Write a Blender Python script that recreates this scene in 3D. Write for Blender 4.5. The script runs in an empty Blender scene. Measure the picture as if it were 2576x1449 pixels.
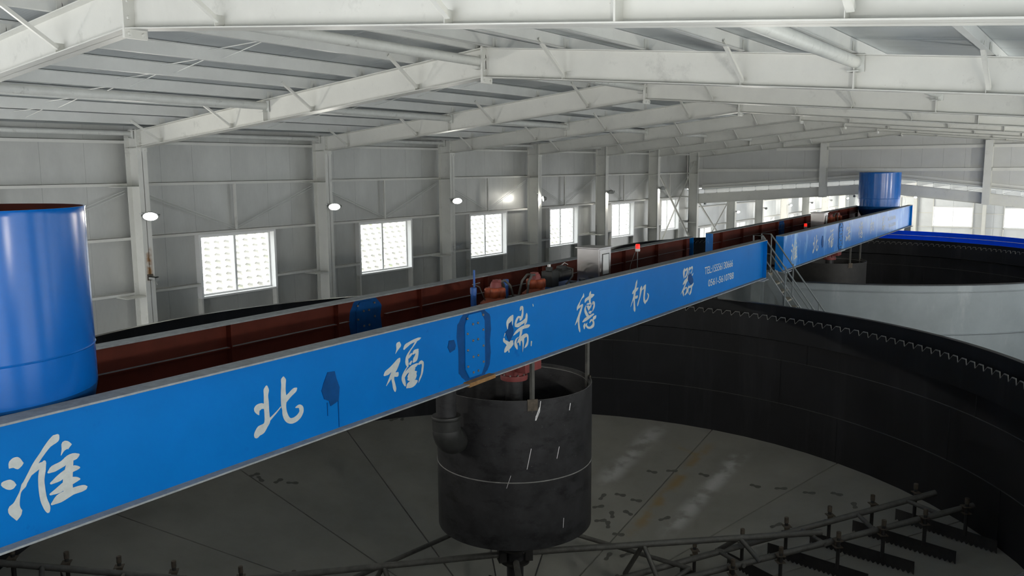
import bpy, bmesh, math, random
from mathutils import Matrix, Vector
random.seed(7)
S = bpy.context.scene
COL = S.collection

# ------------------------------------------------------------------ camera
F_PX, YAW, PITCH, ROLL = 2113.17, 0.62228, 0.14181, -0.00631
CAM_Z = 10.0
cam_d = bpy.data.cameras.new('camera'); cam = bpy.data.objects.new('camera', cam_d); COL.objects.link(cam)
cam_d.sensor_fit = 'HORIZONTAL'; cam_d.sensor_width = 36.0; cam_d.lens = F_PX / 2576.0 * 36.0
cam_d.clip_start = 0.05; cam_d.clip_end = 500
fw = Vector((-math.sin(YAW) * math.cos(PITCH), math.cos(YAW) * math.cos(PITCH), -math.sin(PITCH)))
rt = Vector((math.cos(YAW), math.sin(YAW), 0)); up = rt.cross(fw)
c_, s_ = math.cos(ROLL), math.sin(ROLL)
rt2 = rt * c_ + up * s_; up2 = -rt * s_ + up * c_
cam.matrix_world = Matrix(((rt2.x, up2.x, -fw.x, 0), (rt2.y, up2.y, -fw.y, 0), (rt2.z, up2.z, -fw.z, CAM_Z), (0, 0, 0, 1)))
S.camera = cam

# ------------------------------------------------------------------ light and exposure
W = bpy.data.worlds.new('sky'); S.world = W; W.use_nodes = True
wn = W.node_tree.nodes; wn['Background'].inputs[0].default_value = (0.97, 0.985, 1.0, 1); wn['Background'].inputs[1].default_value = 2.5
sun_d = bpy.data.lights.new('sun', 'SUN'); sun_d.energy = 3.0; sun_d.angle = math.radians(20); sun_d.color = (1, .97, .92)
sun = bpy.data.objects.new('sun', sun_d); COL.objects.link(sun); sun.rotation_euler = (math.radians(12), math.radians(28), 0); sun.location = (0, 0, 40)
vs = S.view_settings; vs.view_transform = 'Standard'; vs.look = 'None'; vs.gamma = 1.0; vs.use_curve_mapping = False; vs.exposure = 0.62
S.cycles.use_adaptive_sampling = True; S.cycles.adaptive_threshold = 0.07; S.cycles.adaptive_min_samples = 16; S.cycles.max_bounces = 6; S.cycles.diffuse_bounces = 4; S.cycles.glossy_bounces = 2; S.cycles.transparent_max_bounces = 6; S.cycles.sample_clamp_indirect = 6.0

# ------------------------------------------------------------------ helpers
class MB:
    """collects shapes, builds one mesh object"""
    def __init__(self): self.v = []; self.f = []; self.m = []; self.sm = []
    def add(self, vs, fs, mi=0, smooth=False):
        o = len(self.v); self.v += [tuple(p) for p in vs]
        for f in fs: self.f.append([i + o for i in f]); self.m.append(mi); self.sm.append(smooth)
        return self
    def box(self, x0, x1, y0, y1, z0, z1, mi=0, mf=None):
        v = [(x, y, z) for z in (z0, z1) for y in (y0, y1) for x in (x0, x1)]
        f = [(0, 2, 3, 1), (4, 5, 7, 6), (0, 1, 5, 4), (2, 6, 7, 3), (0, 4, 6, 2), (1, 3, 7, 5)]   # bottom top -y +y -x +x
        o = len(self.v); self.v += v
        for k, q in enumerate(f): self.f.append([i + o for i in q]); self.m.append(mf.get(k, mi) if mf else mi); self.sm.append(False)
        return self
    def bar(self, p, q, w, h, mi=0, upv=(0, 0, 1)):
        """box beam from p to q, w across, h along up"""
        p, q = Vector(p), Vector(q); d = (q - p).normalized(); u = Vector(upv)
        s = d.cross(u)
        if s.length < 1e-4: s = d.cross(Vector((1, 0, 0)))
        s.normalize(); u = s.cross(d)
        v = []
        for e in (p, q):
            for a, b in ((-1, -1), (1, -1), (1, 1), (-1, 1)): v.append(e + s * (a * w / 2) + u * (b * h / 2))
        return self.add(v, [(3, 2, 1, 0), (4, 5, 6, 7), (0, 1, 5, 4), (1, 2, 6, 5), (2, 3, 7, 6), (3, 0, 4, 7)], mi)
    def tube(self, pts, r, n=10, mi=0, caps=True):
        pts = [Vector(p) for p in pts]; rs = r if isinstance(r, (list, tuple)) else [r] * len(pts)
        rings = []; a = None
        for i, p in enumerate(pts):
            d = (pts[min(i + 1, len(pts) - 1)] - pts[max(i - 1, 0)]).normalized()
            if a is None: a = d.orthogonal().normalized()
            a = (a - d * a.dot(d)).normalized(); b = d.cross(a)
            rings.append([p + (a * math.cos(2 * math.pi * k / n) + b * math.sin(2 * math.pi * k / n)) * rs[i] for k in range(n)])
        v = [q for g in rings for q in g]; f = []
        for i in range(len(pts) - 1):
            for k in range(n): f.append((i * n + k, i * n + (k + 1) % n, (i + 1) * n + (k + 1) % n, (i + 1) * n + k))
        self.add(v, f, mi, True)
        if caps: self.add(rings[0], [tuple(range(n))[::-1]], mi); self.add(rings[-1], [tuple(range(n))], mi)
        return self
    def lathe(self, prof, n=48, c=(0, 0, 0), closed=False, mi=0, smooth=True, a0=0.0, a1=2 * math.pi, mids=None):
        full = abs(a1 - a0 - 2 * math.pi) < 1e-6; m = n if full else n + 1; k = len(prof); v = []
        for i in range(m):
            t = a0 + (a1 - a0) * i / n; ct, st = math.cos(t), math.sin(t)
            for (r, z) in prof: v.append((c[0] + r * ct, c[1] + r * st, c[2] + z))
        o = len(self.v); self.v += v
        for i in range(n):
            j = (i + 1) % m
            for q in range(k if closed else k - 1):
                w = (q + 1) % k
                self.f.append([o + i * k + q, o + j * k + q, o + j * k + w, o + i * k + w]); self.m.append(mids[q] if mids else mi); self.sm.append(smooth)
        return self
    def prism(self, poly, fn, d0, d1, mi=0):
        """2-D polygon, fn(a, b, d) -> point, extruded d0..d1"""
        n = len(poly); v = [fn(a, b, d0) for a, b in poly] + [fn(a, b, d1) for a, b in poly]
        f = [tuple(range(n))[::-1], tuple(range(n, 2 * n))] + [(i, (i + 1) % n, (i + 1) % n + n, i + n) for i in range(n)]
        return self.add(v, f, mi)
    def mesh(self, name, mats):
        me = bpy.data.meshes.new(name); me.from_pydata(self.v, [], self.f)
        for x in (mats if isinstance(mats, (list, tuple)) else [mats]): me.materials.append(x)
        me.polygons.foreach_set('material_index', self.m); me.polygons.foreach_set('use_smooth', self.sm)
        bm = bmesh.new(); bm.from_mesh(me); bmesh.ops.recalc_face_normals(bm, faces=bm.faces); bm.to_mesh(me); bm.free()
        if any(self.sm): me.set_sharp_from_angle(angle=math.radians(40))
        me.update(); return me
    def build(self, name, mats, parent=None, bevel=0):
        return link(name, self.mesh(name, mats), parent, bevel)
def link(name, me, parent=None, bevel=0, loc=None):
    o = bpy.data.objects.new(name, me); COL.objects.link(o)
    if parent: o.parent = parent
    if loc: o.location = loc
    if bevel:
        b = o.modifiers.new('bevel', 'BEVEL'); b.width = bevel; b.segments = 2; b.limit_method = 'ANGLE'
    return o
def tag(o, label=None, cat=None, group=None, kind=None):
    if label: o['label'] = label
    if cat: o['category'] = cat
    if group: o['group'] = group
    if kind: o['kind'] = kind
    return o
def empty(name, loc=(0, 0, 0), rz=0.0, parent=None):
    o = bpy.data.objects.new(name, None); COL.objects.link(o); o.location = loc; o.rotation_euler = (0, 0, rz); o.empty_display_size = .2
    if parent: o.parent = parent
    return o
def copy_tree(o, parent=None):
    c = o.copy(); COL.objects.link(c); c.parent = parent
    for ch in list(o.children): copy_tree(ch, c)
    return c

# ------------------------------------------------------------------ materials
def mat(name, col, rough=.5, metal=0.0, var=.12, scale=3.0, spots=None, bump=0.0, bscale=40.0, spec=.5, stretch=None, streak=None, emit=None):
    """painted / dusty surface: base colour with soft noise variation, optional spots (colour, scale, cut) and streaks"""
    m = bpy.data.materials.new(name); m.use_nodes = True; nt = m.node_tree; N = nt.nodes; L = nt.links
    P = N['Principled BSDF']; P.inputs['Roughness'].default_value = rough; P.inputs['Metallic'].default_value = metal
    P.inputs['Specular IOR Level'].default_value = spec
    tc = N.new('ShaderNodeTexCoord'); vec = tc.outputs['Object']
    if stretch:
        mp = N.new('ShaderNodeMapping'); mp.inputs['Scale'].default_value = stretch; L.new(vec, mp.inputs['Vector']); svec = mp.outputs['Vector']
    else: svec = vec
    no = N.new('ShaderNodeTexNoise'); no.inputs['Scale'].default_value = scale; no.inputs['Detail'].default_value = 6; no.inputs['Roughness'].default_value = .65
    L.new(svec, no.inputs['Vector'])
    rp = N.new('ShaderNodeMapRange'); rp.inputs[1].default_value = .3; rp.inputs[2].default_value = .7; L.new(no.outputs['Fac'], rp.inputs[0])
    mx = N.new('ShaderNodeMix'); mx.data_type = 'RGBA'
    mx.inputs[6].default_value = tuple(max(0, x * (1 - var)) for x in col) + (1,); mx.inputs[7].default_value = tuple(min(1, x * (1 + var)) for x in col) + (1,)
    L.new(rp.outputs[0], mx.inputs[0]); out = mx.outputs[2]
    for (scol, ssc, lo, hi, sst) in (spots or []):
        n2 = N.new('ShaderNodeTexNoise'); n2.inputs['Scale'].default_value = ssc; n2.inputs['Detail'].default_value = 5; n2.inputs['Roughness'].default_value = .7
        if sst:
            mp2 = N.new('ShaderNodeMapping'); mp2.inputs['Scale'].default_value = sst; L.new(vec, mp2.inputs['Vector']); L.new(mp2.outputs['Vector'], n2.inputs['Vector'])
        else: L.new(vec, n2.inputs['Vector'])
        r2 = N.new('ShaderNodeMapRange'); r2.inputs[1].default_value = lo; r2.inputs[2].default_value = hi; L.new(n2.outputs['Fac'], r2.inputs[0])
        m2 = N.new('ShaderNodeMix'); m2.data_type = 'RGBA'; m2.inputs[7].default_value = tuple(scol) + (1,)
        L.new(r2.outputs[0], m2.inputs[0]); L.new(out, m2.inputs[6]); out = m2.outputs[2]
    L.new(out, P.inputs['Base Color'])
    if bump:
        nb = N.new('ShaderNodeTexNoise'); nb.inputs['Scale'].default_value = bscale; nb.inputs['Detail'].default_value = 4; L.new(vec, nb.inputs['Vector'])
        bp = N.new('ShaderNodeBump'); bp.inputs['Strength'].default_value = bump; bp.inputs['Distance'].default_value = .01
        L.new(nb.outputs['Fac'], bp.inputs['Height']); L.new(bp.outputs['Normal'], P.inputs['Normal'])
    if emit: P.inputs['Emission Color'].default_value = tuple(emit[:3]) + (1,); P.inputs['Emission Strength'].default_value = emit[3]
    return m
def ribbed(m, axis, freq, strength):
    """fine parallel rolled ribs as bump"""
    nt = m.node_tree; N = nt.nodes; L = nt.links; P = N['Principled BSDF']
    tc = N.new('ShaderNodeTexCoord'); wv = N.new('ShaderNodeTexWave'); wv.bands_direction = axis; wv.inputs['Scale'].default_value = freq; wv.wave_profile = 'SIN'
    L.new(tc.outputs['Object'], wv.inputs['Vector'])
    bp = N.new('ShaderNodeBump'); bp.inputs['Strength'].default_value = strength; bp.inputs['Distance'].default_value = .01
    L.new(wv.outputs['Fac'], bp.inputs['Height']); L.new(bp.outputs['Normal'], P.inputs['Normal'])
    return m
RUST = (.16, .06, .02)
M_WHITE = mat('white_steel_paint', (.68, .68, .64), .42, var=.05, scale=1.5, spots=[(RUST, 34, .70, .725, None), ((.45, .45, .42), 2.2, .6, .85, None)])
M_PURLIN = mat('purlin_white_paint', (.66, .67, .65), .45, var=.06, scale=2)
M_PIPE = mat('tie_pipe_paint', (.66, .67, .64), .4, var=.07, scale=5, spots=[((.33, .33, .31), 7, .6, .8, None)])
M_WALL = ribbed(mat('wall_panel_grey', (.50, .505, .485), .36, .22, var=.13, scale=.7, stretch=(1, 1, .45)), 'Y', 9.0, .05)
M_WALL_LT = ribbed(mat('annex_panel_white', (.68, .70, .71), .4, .1, var=.06, scale=.8), 'Y', 9.0, .05)
M_ENDWALL = ribbed(mat('gable_panel_grey', (.56, .565, .55), .42, .05, var=.05, scale=.8), 'X', 9.0, .05)
M_ROOF = ribbed(mat('roof_panel_grey', (.50, .53, .54), .4, .15, var=.05, scale=1), 'Y', 6.0, .05)
M_WFRAME = mat('window_frame_white', (.85, .85, .84), .35, var=.02)
M_JOINT = mat('joint_dark', (.27, .27, .27), .8, var=.1)
M_FLOOR = mat('concrete_floor', (.34, .34, .32), .85, var=.25, scale=.6, bump=.2)
M_BLUE = mat('blue_enamel', (.0, .15, .50), .45, spec=.12, var=.05, scale=1.2, spots=[((.25, .45, .75), 60, .745, .77, None), ((.0, .085, .36), 2.0, .62, .8, None)])
M_BLUE_OLD = mat('weathered_blue_enamel', (.002, .15, .50), .36, spec=.25, var=.1, scale=1.5, spots=[((.22, .43, .70), 1.6, .53, .66, (1, 1.2, .35))])
M_BLUE_DEEP = mat('deep_blue_patch', (.003, .058, .21), .5, spec=.12, var=.15, scale=6)
M_BLUE_GLOSS = mat('glossy_blue_tank_paint', (.001, .115, .46), .20, var=.08, scale=1.0, spec=.4, spots=[((.15, .36, .66), 55, .75, .775, None)])
M_BLUE_RAW = mat('ultramarine_tank_paint', (.0, .06, .80), .5, spec=.15, var=.06)
M_RED = mat('red_primer', (.105, .019, .010), .62, spec=.25, var=.18, scale=2.5)
M_DUST = mat('dusty_grey_flange', (.27, .29, .30), .8, var=.22, scale=9, bump=.25)
M_LETTER = mat('white_letter_paint', (.50, .53, .52), .5, var=.1, scale=14, spots=[((.35, .47, .62), 9, .62, .8, None)])
M_TANK = mat('black_tank_coating', (.0075, .008, .0095), .5, spec=.3, var=.35, scale=.9, spots=[((.018, .019, .022), 1.2, .52, .72, (1, 1, .12))])
M_SEAM = mat('dark_weld_seam', (.035, .035, .034), .55, var=.3, scale=8)
M_TANK_EDGE = mat('pale_black_edge', (.19, .19, .18), .55, var=.3, scale=10)  # lighter tone for rims, seams and the tops of the weir
M_EDGE_L = mat('pale_weir_edge', (.17, .17, .16), .5, var=.2, scale=10)  # paler strip colour following the weir teeth
M_TANK_GREY = mat('grey_tank_paint', (.20, .225, .24), .55, var=.12, scale=.9, spots=[((.28, .305, .32), 1.2, .55, .75, (1, 1, .3))])
M_TFLOOR = mat('tank_floor_steel', (.235, .229, .205), .40, var=.16, scale=.7, spots=[((.23, .225, .21), .55, .56, .75, None), ((.07, .068, .06), 7, .69, .75, None)])
M_WELL = mat('feedwell_black_steel', (.026, .026, .028), .48, var=.4, scale=3, spots=[((.006, .006, .007), 2.0, .52, .66, (1, 1, 2)), ((.11, .11, .11), 26, .66, .70, None), ((.07, .055, .035), 3.0, .70, .78, None)])
M_RAKE = mat('rake_dusty_pipe', (.085, .083, .075), .6, var=.3, scale=7, bump=.2)
M_RAKE_DK = mat('rake_dark_steel', (.022, .021, .02), .6, var=.3, scale=6)
M_RUSTY = mat('rusty_bracket', (.085, .068, .05), .75, var=.35, scale=14)
M_GREY = mat('grey_steel_paint', (.155, .175, .18), .55, var=.12, scale=3)
M_TREAD = mat('dusty_tread', (.22, .205, .165), .85, var=.25, scale=9)
M_ORANGE = mat('orange_motor_paint', (.34, .065, .022), .5, var=.22, scale=9)
M_PINK = mat('faded_red_paint', (.21, .042, .04), .55, var=.15, scale=6)
M_STAIN = mat('stainless_steel', (.52, .50, .49), .24, .9, var=.08, scale=4)
M_BLACKM = mat('black_motor_paint', (.028, .029, .028), .5, var=.3, scale=9)
M_HOSE = mat('grey_hose_rubber', (.085, .085, .078), .6, var=.2, scale=12)
M_BLUEP = mat('blue_pipe_paint', (.02, .10, .36), .45, var=.1)
M_BEACON = mat('red_beacon_plastic', (.75, .01, .008), .3, var=.03, emit=(1, .02, .01, .6))
M_WHITEP = mat('white_plastic', (.65, .66, .66), .4, var=.03)
M_BOLT = mat('steel_bolt', (.20, .18, .17), .45, .5, var=.3, scale=30)
M_WOOD = mat('raw_timber_wedge', (.26, .14, .05), .8, var=.25, scale=10)
M_LAMP = mat('lamp_housing', (.30, .31, .30), .45, var=.1)
M_GLOW = mat('lamp_glow', (1, 1, 1), .3, var=0, emit=(1, .98, .9, 30))
M_PRINT = mat('muddy_print', (.10, .098, .088), .7, var=.3, scale=40)
M_CHALK = mat('chalk_mark', (.75, .75, .75), .8, var=.05)
M_SLOPE = mat('embankment_soil', (.36, .35, .32), .9, var=.3, scale=1.2, spots=[((.32, .40, .20), .8, .58, .7, None)])
M_HEX = mat('concrete_slope_block', (.66, .65, .62), .85, var=.1, scale=2)
def add_streak(m, A, B, width, col, amount, nscale=2.5, wallmap=False):
    """soft streak, for stains and painted reflections, from A to B (object space, metres) over the base colour"""
    nt = m.node_tree; N = nt.nodes; L = nt.links; P = N['Principled BSDF']; src = P.inputs['Base Color'].links[0].from_socket
    A, B = Vector(A), Vector(B); d = B - A; ln = d.length; ang = math.atan2(d.y, d.x)
    tc = N.new('ShaderNodeTexCoord'); nz = N.new('ShaderNodeTexNoise'); nz.inputs['Scale'].default_value = nscale; nz.inputs['Detail'].default_value = 4; L.new(tc.outputs['Object'], nz.inputs['Vector'])
    mp = N.new('ShaderNodeMapping'); mp.vector_type = 'TEXTURE'; mp.inputs['Location'].default_value = (A.x, A.y, 0); mp.inputs['Rotation'].default_value = (0, 0, ang); vv = tc.outputs['Object']
    if wallmap:
        s0 = N.new('ShaderNodeSeparateXYZ'); c0 = N.new('ShaderNodeCombineXYZ'); L.new(vv, s0.inputs[0]); L.new(s0.outputs[1], c0.inputs[0]); L.new(s0.outputs[2], c0.inputs[1]); vv = c0.outputs[0]
    L.new(vv, mp.inputs['Vector'])
    sx = N.new('ShaderNodeSeparateXYZ'); L.new(mp.outputs['Vector'], sx.inputs[0])
    def mth(op, a, b=None):
        n = N.new('ShaderNodeMath'); n.operation = op
        for i, q in enumerate((a, b)):
            if q is None: continue
            if isinstance(q, (int, float)): n.inputs[i].default_value = q
            else: L.new(q, n.inputs[i])
        return n.outputs[0]
    def rng(v, a, b):
        r = N.new('ShaderNodeMapRange'); r.interpolation_type = 'SMOOTHSTEP'; r.inputs[1].default_value = a; r.inputs[2].default_value = b; L.new(v, r.inputs[0]); return r.outputs[0]
    across = rng(mth('SUBTRACT', width, mth('ABSOLUTE', sx.outputs[1])), 0, width)
    along = mth('MULTIPLY', rng(sx.outputs[0], 0, ln * .2), rng(mth('SUBTRACT', ln, sx.outputs[0]), 0, ln * .25))
    k = mth('MULTIPLY', mth('MULTIPLY', mth('MULTIPLY', across, along), rng(nz.outputs['Fac'], .35, .62)), amount)
    mx = N.new('ShaderNodeMix'); mx.data_type = 'RGBA'; mx.inputs[7].default_value = tuple(col) + (1,); L.new(k, mx.inputs[0]); L.new(src, mx.inputs[6]); L.new(mx.outputs[2], P.inputs['Base Color'])
def glass_mat():
    m = bpy.data.materials.new('window_glass'); m.use_nodes = True; nt = m.node_tree; N = nt.nodes; L = nt.links
    N.remove(N['Principled BSDF']); o = N['Material Output']
    t = N.new('ShaderNodeBsdfTransparent'); t.inputs[0].default_value = (.93, .95, .95, 1); g = N.new('ShaderNodeBsdfGlossy'); g.inputs['Roughness'].default_value = .05
    x = N.new('ShaderNodeMixShader'); x.inputs[0].default_value = .06; L.new(t.outputs[0], x.inputs[1]); L.new(g.outputs[0], x.inputs[2]); L.new(x.outputs[0], o.inputs['Surface'])
    return m
M_GLASS = glass_mat()

# ------------------------------------------------------------------ dimensions of the hall
FRAMES = [-0.7, 5.35, 11.87, 18.05, 24.09, 29.93, 35.76, 41.44, 46.70]      # near flange edge of every portal frame
XC, XO, XR, XW = -20.06, -20.62, -9.13, -20.82     # column inner face, outer face, ridge, wall inner face
XCR, XOR, XWR = 1.80, 2.36, 2.56
Z_EAVE, Z_RIDGE = 10.56, 11.565
FL = .26
def zb(x): return Z_RIDGE - .0919 * abs(x - XR)
def zt(x): return 12.07 - .0985 * abs(x - XR)
Y0, Y1 = -7.0, 46.95
PURL_L = [-19.1, -17.7, -16.3, -15.0, -13.6, -12.2, -10.7, -9.3]
PURL_R = [-8.95, -7.5, -6.05, -4.5, -3.0, -1.4, .1, 1.4]
ORD = ['nearest', 'second nearest', 'third nearest', 'fourth nearest', 'fifth nearest', 'sixth nearest', 'seventh nearest', 'eighth nearest', 'farthest']

# ------------------------------------------------------------------ floor and outside ground
def structure(name, mb, mats): return tag(mb.build(name, mats), kind='structure')
structure('floor', MB().box(-20.8, 2.5, Y0, 84.2, -.2, 0), M_FLOOR)
g = MB().add([(-21, -20, -.25), (-24, -20, -.25), (-24, 110, -.25), (-21, 110, -.25), (-52, -20, 18), (-52, 110, 18)], [(0, 1, 2, 3), (1, 4, 5, 2)])
bank = structure('ground_embankment', g, M_SLOPE)
hx = MB(); sl = math.hypot(28, 18.25); ex = Vector((-28 / sl, 0, 18.25 / sl)); nrm = Vector((18.25 / sl, 0, 28 / sl)); o0 = Vector((-24, 0, -.25))
R_ = .31
for i in range(int(17 / (R_ * 1.5))):
    for j in range(int(62 / (R_ * 1.74))):
        a = i * R_ * 1.5 + .3; b = 9 + j * R_ * 1.732 + (R_ * .866 if i % 2 else 0)
        c = o0 + ex * a + Vector((0, b, 0)); ring = []
        for (rr, hh) in ((R_ * .97, .0), (R_ * .97, .10), (R_ * .62, .10), (R_ * .62, .0)):
            ring += [c + ex * (rr * math.cos(math.pi / 3 * k)) + Vector((0, rr * math.sin(math.pi / 3 * k), 0)) + nrm * hh for k in range(6)]
        fs = []
        for q in range(3):
            for k in range(6): fs.append((q * 6 + k, q * 6 + (k + 1) % 6, q * 6 + 6 + (k + 1) % 6, q * 6 + 6 + k))
        hx.add(ring, fs)
tag(hx.build('hexagon_block', M_HEX, bank), kind='stuff')
add_streak(M_TFLOOR, (-1.12, 8.9), (-1.2, 5.2), .42, (.46, .46, .45), .85)  # pale reflection streak painted into the floor colour
add_streak(M_TFLOOR, (1.40, 8.5), (1.05, 3.9), .36, (.46, .46, .45), .9)  # second painted reflection streak, mixed into the same floor colour
add_streak(M_TFLOOR, (.46, 8.6), (.36, 3.6), .26, (.26, .17, .06), .8)
add_streak(M_TFLOOR, (-.6, 7.9), (.5, 7.6), .12, (.26, .19, .08), .6)
M_WHITE_STAIN = mat('rust_stained_white_paint', (.68, .68, .64), .42, var=.05, scale=1.5)
add_streak(M_WHITE_STAIN, (12.0, 8.1), (12.0, 7.1), .13, (.30, .13, .02), 1.0, 6, True)
# ------------------------------------------------------------------ roof
skin = MB()
for sgn, xe in ((-1, -21.0), (1, 2.75)):
    za, zc = zt(xe) + .27, zt(XR) + .27
    skin.add([(XR, Y0, zc), (xe, Y0, za), (xe, Y1, za), (XR, Y1, zc), (XR, Y0, zc + .03), (xe, Y0, za + .03), (xe, Y1, za + .03), (XR, Y1, zc + .03)],
             [(0, 1, 2, 3), (4, 5, 6, 7), (0, 1, 5, 4), (3, 2, 6, 7), (1, 2, 6, 5)])
ceiling = structure('ceiling', skin, M_JOINT)
def slope_panel(xe):
    z0, z1 = zt(XR) + .215, zt(xe) + .215; w = .985
    v = [(XR, 0, z0), (xe, 0, z1), (xe, w, z1), (XR, w, z0)]; v += [(x, y, z + .04) for x, y, z in v]
    return MB().add(v, [(3, 2, 1, 0), (4, 5, 6, 7), (0, 1, 5, 4), (1, 2, 6, 5), (2, 3, 7, 6), (3, 0, 4, 7)]).mesh('roof_panel', M_ROOF)
for xe in (-20.98, 2.73):
    me = slope_panel(xe); y = Y0
    while y < Y1 - .5: link('roof_panel', me, ceiling, loc=(0, y, 0)); y += 1.0
for x in PURL_L + PURL_R:
    sgn = 1 if x < XR else -1
    for i in range(len(FRAMES) - 1):
        ya, yb = FRAMES[i] + .13, FRAMES[i + 1] + .13
        b = zt(x) + .004
        pu = MB()
        pu.box(x - .004, x + .004, ya, yb, b, b + .205)                          # web
        pu.box(x - .004, x + sgn * -.075, ya, yb, b, b + .006) if sgn > 0 else pu.box(x + .004, x + .075, ya, yb, b, b + .006)
        pu.box(*sorted((x, x + sgn * .075)), ya, yb, b + .199, b + .205)
        pu.build('purlin', M_PURLIN, ceiling)
for i in range(5):
    ym = (FRAMES[i + 1] + FRAMES[i + 2]) / 2 + .1
    for P in (PURL_L, PURL_R):
        for a, b in zip(P[:-1], P[1:]):
            for k, (dy, zz) in enumerate(((-.12, .16), (.12, .05))):
                MB().tube([(a, ym + dy, zt(a) + zz), (b, ym + dy, zt(b) + (.05 if k == 0 else .16))], .007, 6).build('sag_rod', M_PURLIN, ceiling)

# ------------------------------------------------------------------ portal frames
FLY = [-19.1, -16.3, -13.6, -10.7, -7.5, -4.5, -1.4]
def rafter(i, side):
    y = FRAMES[i]; yw = y + FL / 2
    xa, xb = (XC, XR) if side < 0 else (XR, XCR)
    r = empty('roof_rafter', (xa if side < 0 else xb, yw, zb(XC)))
    inv = Matrix.Translation(-Vector(r.location))
    def P(mb, name, m=M_WHITE):
        o = mb.build(name, m, r); o.matrix_parent_inverse = inv; return o
    e = .012
    poly = [(xa, zb(xa)), (xb, zb(xb)), (xb, zt(xb)), (xa, zt(xa))]
    P(MB().prism(poly, lambda a, b, d: (a, d, b), yw - .006, yw + .006), 'web')
    for nm, fz, dz in (('bottom_flange', zb, 0), ('top_flange', zt, -e)):
        P(MB().add([(xa, y, fz(xa) + dz), (xb, y, fz(xb) + dz), (xb, y + FL, fz(xb) + dz), (xa, y + FL, fz(xa) + dz),
                    (xa, y, fz(xa) + dz + e), (xb, y, fz(xb) + dz + e), (xb, y + FL, fz(xb) + dz + e), (xa, y + FL, fz(xa) + dz + e)],
                   [(0, 1, 2, 3), (4, 5, 6, 7), (0, 1, 5, 4), (1, 2, 6, 5), (2, 3, 7, 6), (3, 0, 4, 7)]), nm)
    s = -1 if side < 0 else 1
    P(MB().box(*sorted((XR, XR + s * .02)), y - .01, y + FL + .01, zb(XR) - .10, zt(XR) + .02), 'ridge_plate')
    if i <= 4:
        for zz in (.12, .30, -.05):
            for yy in (y + .045, y + FL - .045):
                P(MB().tube([(XR, yy, zb(XR) + zz), (XR + s * .05, yy, zb(XR) + zz)], .022, 6), 'bolt')
    for x in ((-15.1,) if side < 0 else (-2.95,)):                       # splice / strut stiffeners
        P(MB().box(x - .008, x + .008, y + .005, y + FL - .005, zb(x) + e, zt(x) - e), 'stiffener')
    for x in FLY:
        if (x < XR) == (side < 0):
            zl, zh = zb(x) + .05, zt(x) + .03
            for dy, ys in ((-1, y + .02), (1, y + FL - .02)):
                P(MB().bar((x + .03, ys, zl), (x + .01, ys + dy * .72, zh + .03), .05, .006).bar((x + .055, ys, zl + .02), (x + .035, ys + dy * .72, zh + .05), .006, .045), 'fly_brace')
            P(MB().box(x - .003, x + .003, y + .01, y + FL / 2, zb(x) + e, zb(x) + .13), 'gusset')
    for x in (PURL_L if side < 0 else PURL_R)[:8]:
        if i <= 4: P(MB().box(x - .004 + .012, x + .016, yw - .07, yw + .07, zt(x), zt(x) + .17).box(x - .08, x + .016, yw - .004, yw + .004, zt(x), zt(x) + .12), 'purlin_cleat')
    who = ORD[i - 1] if i > 0 else 'overhead'
    if side < 0: lab = f'white steel roof rafter sloping from left wall to ridge, {who} of its row'
    else: lab = f'white steel roof rafter sloping from ridge down to the right, {who} of its row'
    return tag(r, lab, 'roof beam', 'left-hand roof rafters' if side < 0 else 'right-hand roof rafters')
for i in range(1, len(FRAMES)):
    rafter(i, -1); rafter(i, 1)

def column(i, y, xin, xout, ztop, label, group, cap=True, lampz=None):
    c = empty('wall_column', ((xin + xout) / 2, y + FL / 2, 0)); inv = Matrix.Translation(-Vector(c.location))
    def P(mb, name, m=M_WHITE):
        o = mb.build(name, m, c); o.matrix_parent_inverse = inv; return o
    s = 1 if xin > xout else -1; yw = y + FL / 2; t = .014
    P(MB().box(min(xin, xout), max(xin, xout), yw - .006, yw + .006, 0, ztop), 'web')
    P(MB().box(*sorted((xin, xin - s * t)), y, y + FL, 0, ztop - (.45 if cap else 0)), 'inner_flange', M_WHITE_STAIN if i == 2 and s > 0 else M_WHITE)
    P(MB().box(*sorted((xout, xout + s * t)), y, y + FL, 0, ztop), 'outer_flange')
    if cap:
        zz = Z_EAVE
        P(MB().box(*sorted((xin, xout)), y + .004, y + FL - .004, zz - .014, zz), 'cap_plate')
        P(MB().box(*sorted((xin - s * .012, xin + s * .014)), y - .01, y + FL + .01, zz - .10, ztop + .04), 'knee_plate')
        P(MB().box(*sorted((xin, xout)), y + .004, y + FL - .004, ztop, ztop + .014), 'top_plate')
        if i <= 4:
            for zz2 in (-.06, .1, .2, .3):
                for yy in (y + .05, y + FL - .05):
                    P(MB().tube([(xin, yy, zz + zz2), (xin + s * .045, yy, zz + zz2)], .018, 6), 'bolt')
    # conduit feeding the lamp
    if lampz:
        yy = yw - .02
        P(MB().tube([(xin - s * .10, yy, lampz - 5.5), (xin - s * .10, yy, lampz - .1), (xin - s * .10, yy - .02, lampz + .02), (xin - s * .04, y - .02, lampz + .06), (xin + s * .04, y + .02, lampz + .05)], .011, 6), 'conduit', M_WHITEP)
    return tag(c, label, 'column', group)
for i in range(1, len(FRAMES)):
    column(i, FRAMES[i], XC, XO, 10.99, f'white H-section wall column carrying a roof rafter, {ORD[i-2]} in view along the left wall' if 1 < i < 8 else 'white H-section wall column just outside the left picture edge' if i == 1 else
           'white corner column where the left wall meets the gable, crossed by a brace', 'left wall columns', lampz=8.86 if 2 <= i <= 7 else None)
for i in range(len(FRAMES)):
    column(i, FRAMES[i], XCR, XOR, 10.99, f'white H-section column along the right-hand wall, {ORD[i]} of its row', 'right wall columns')

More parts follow.
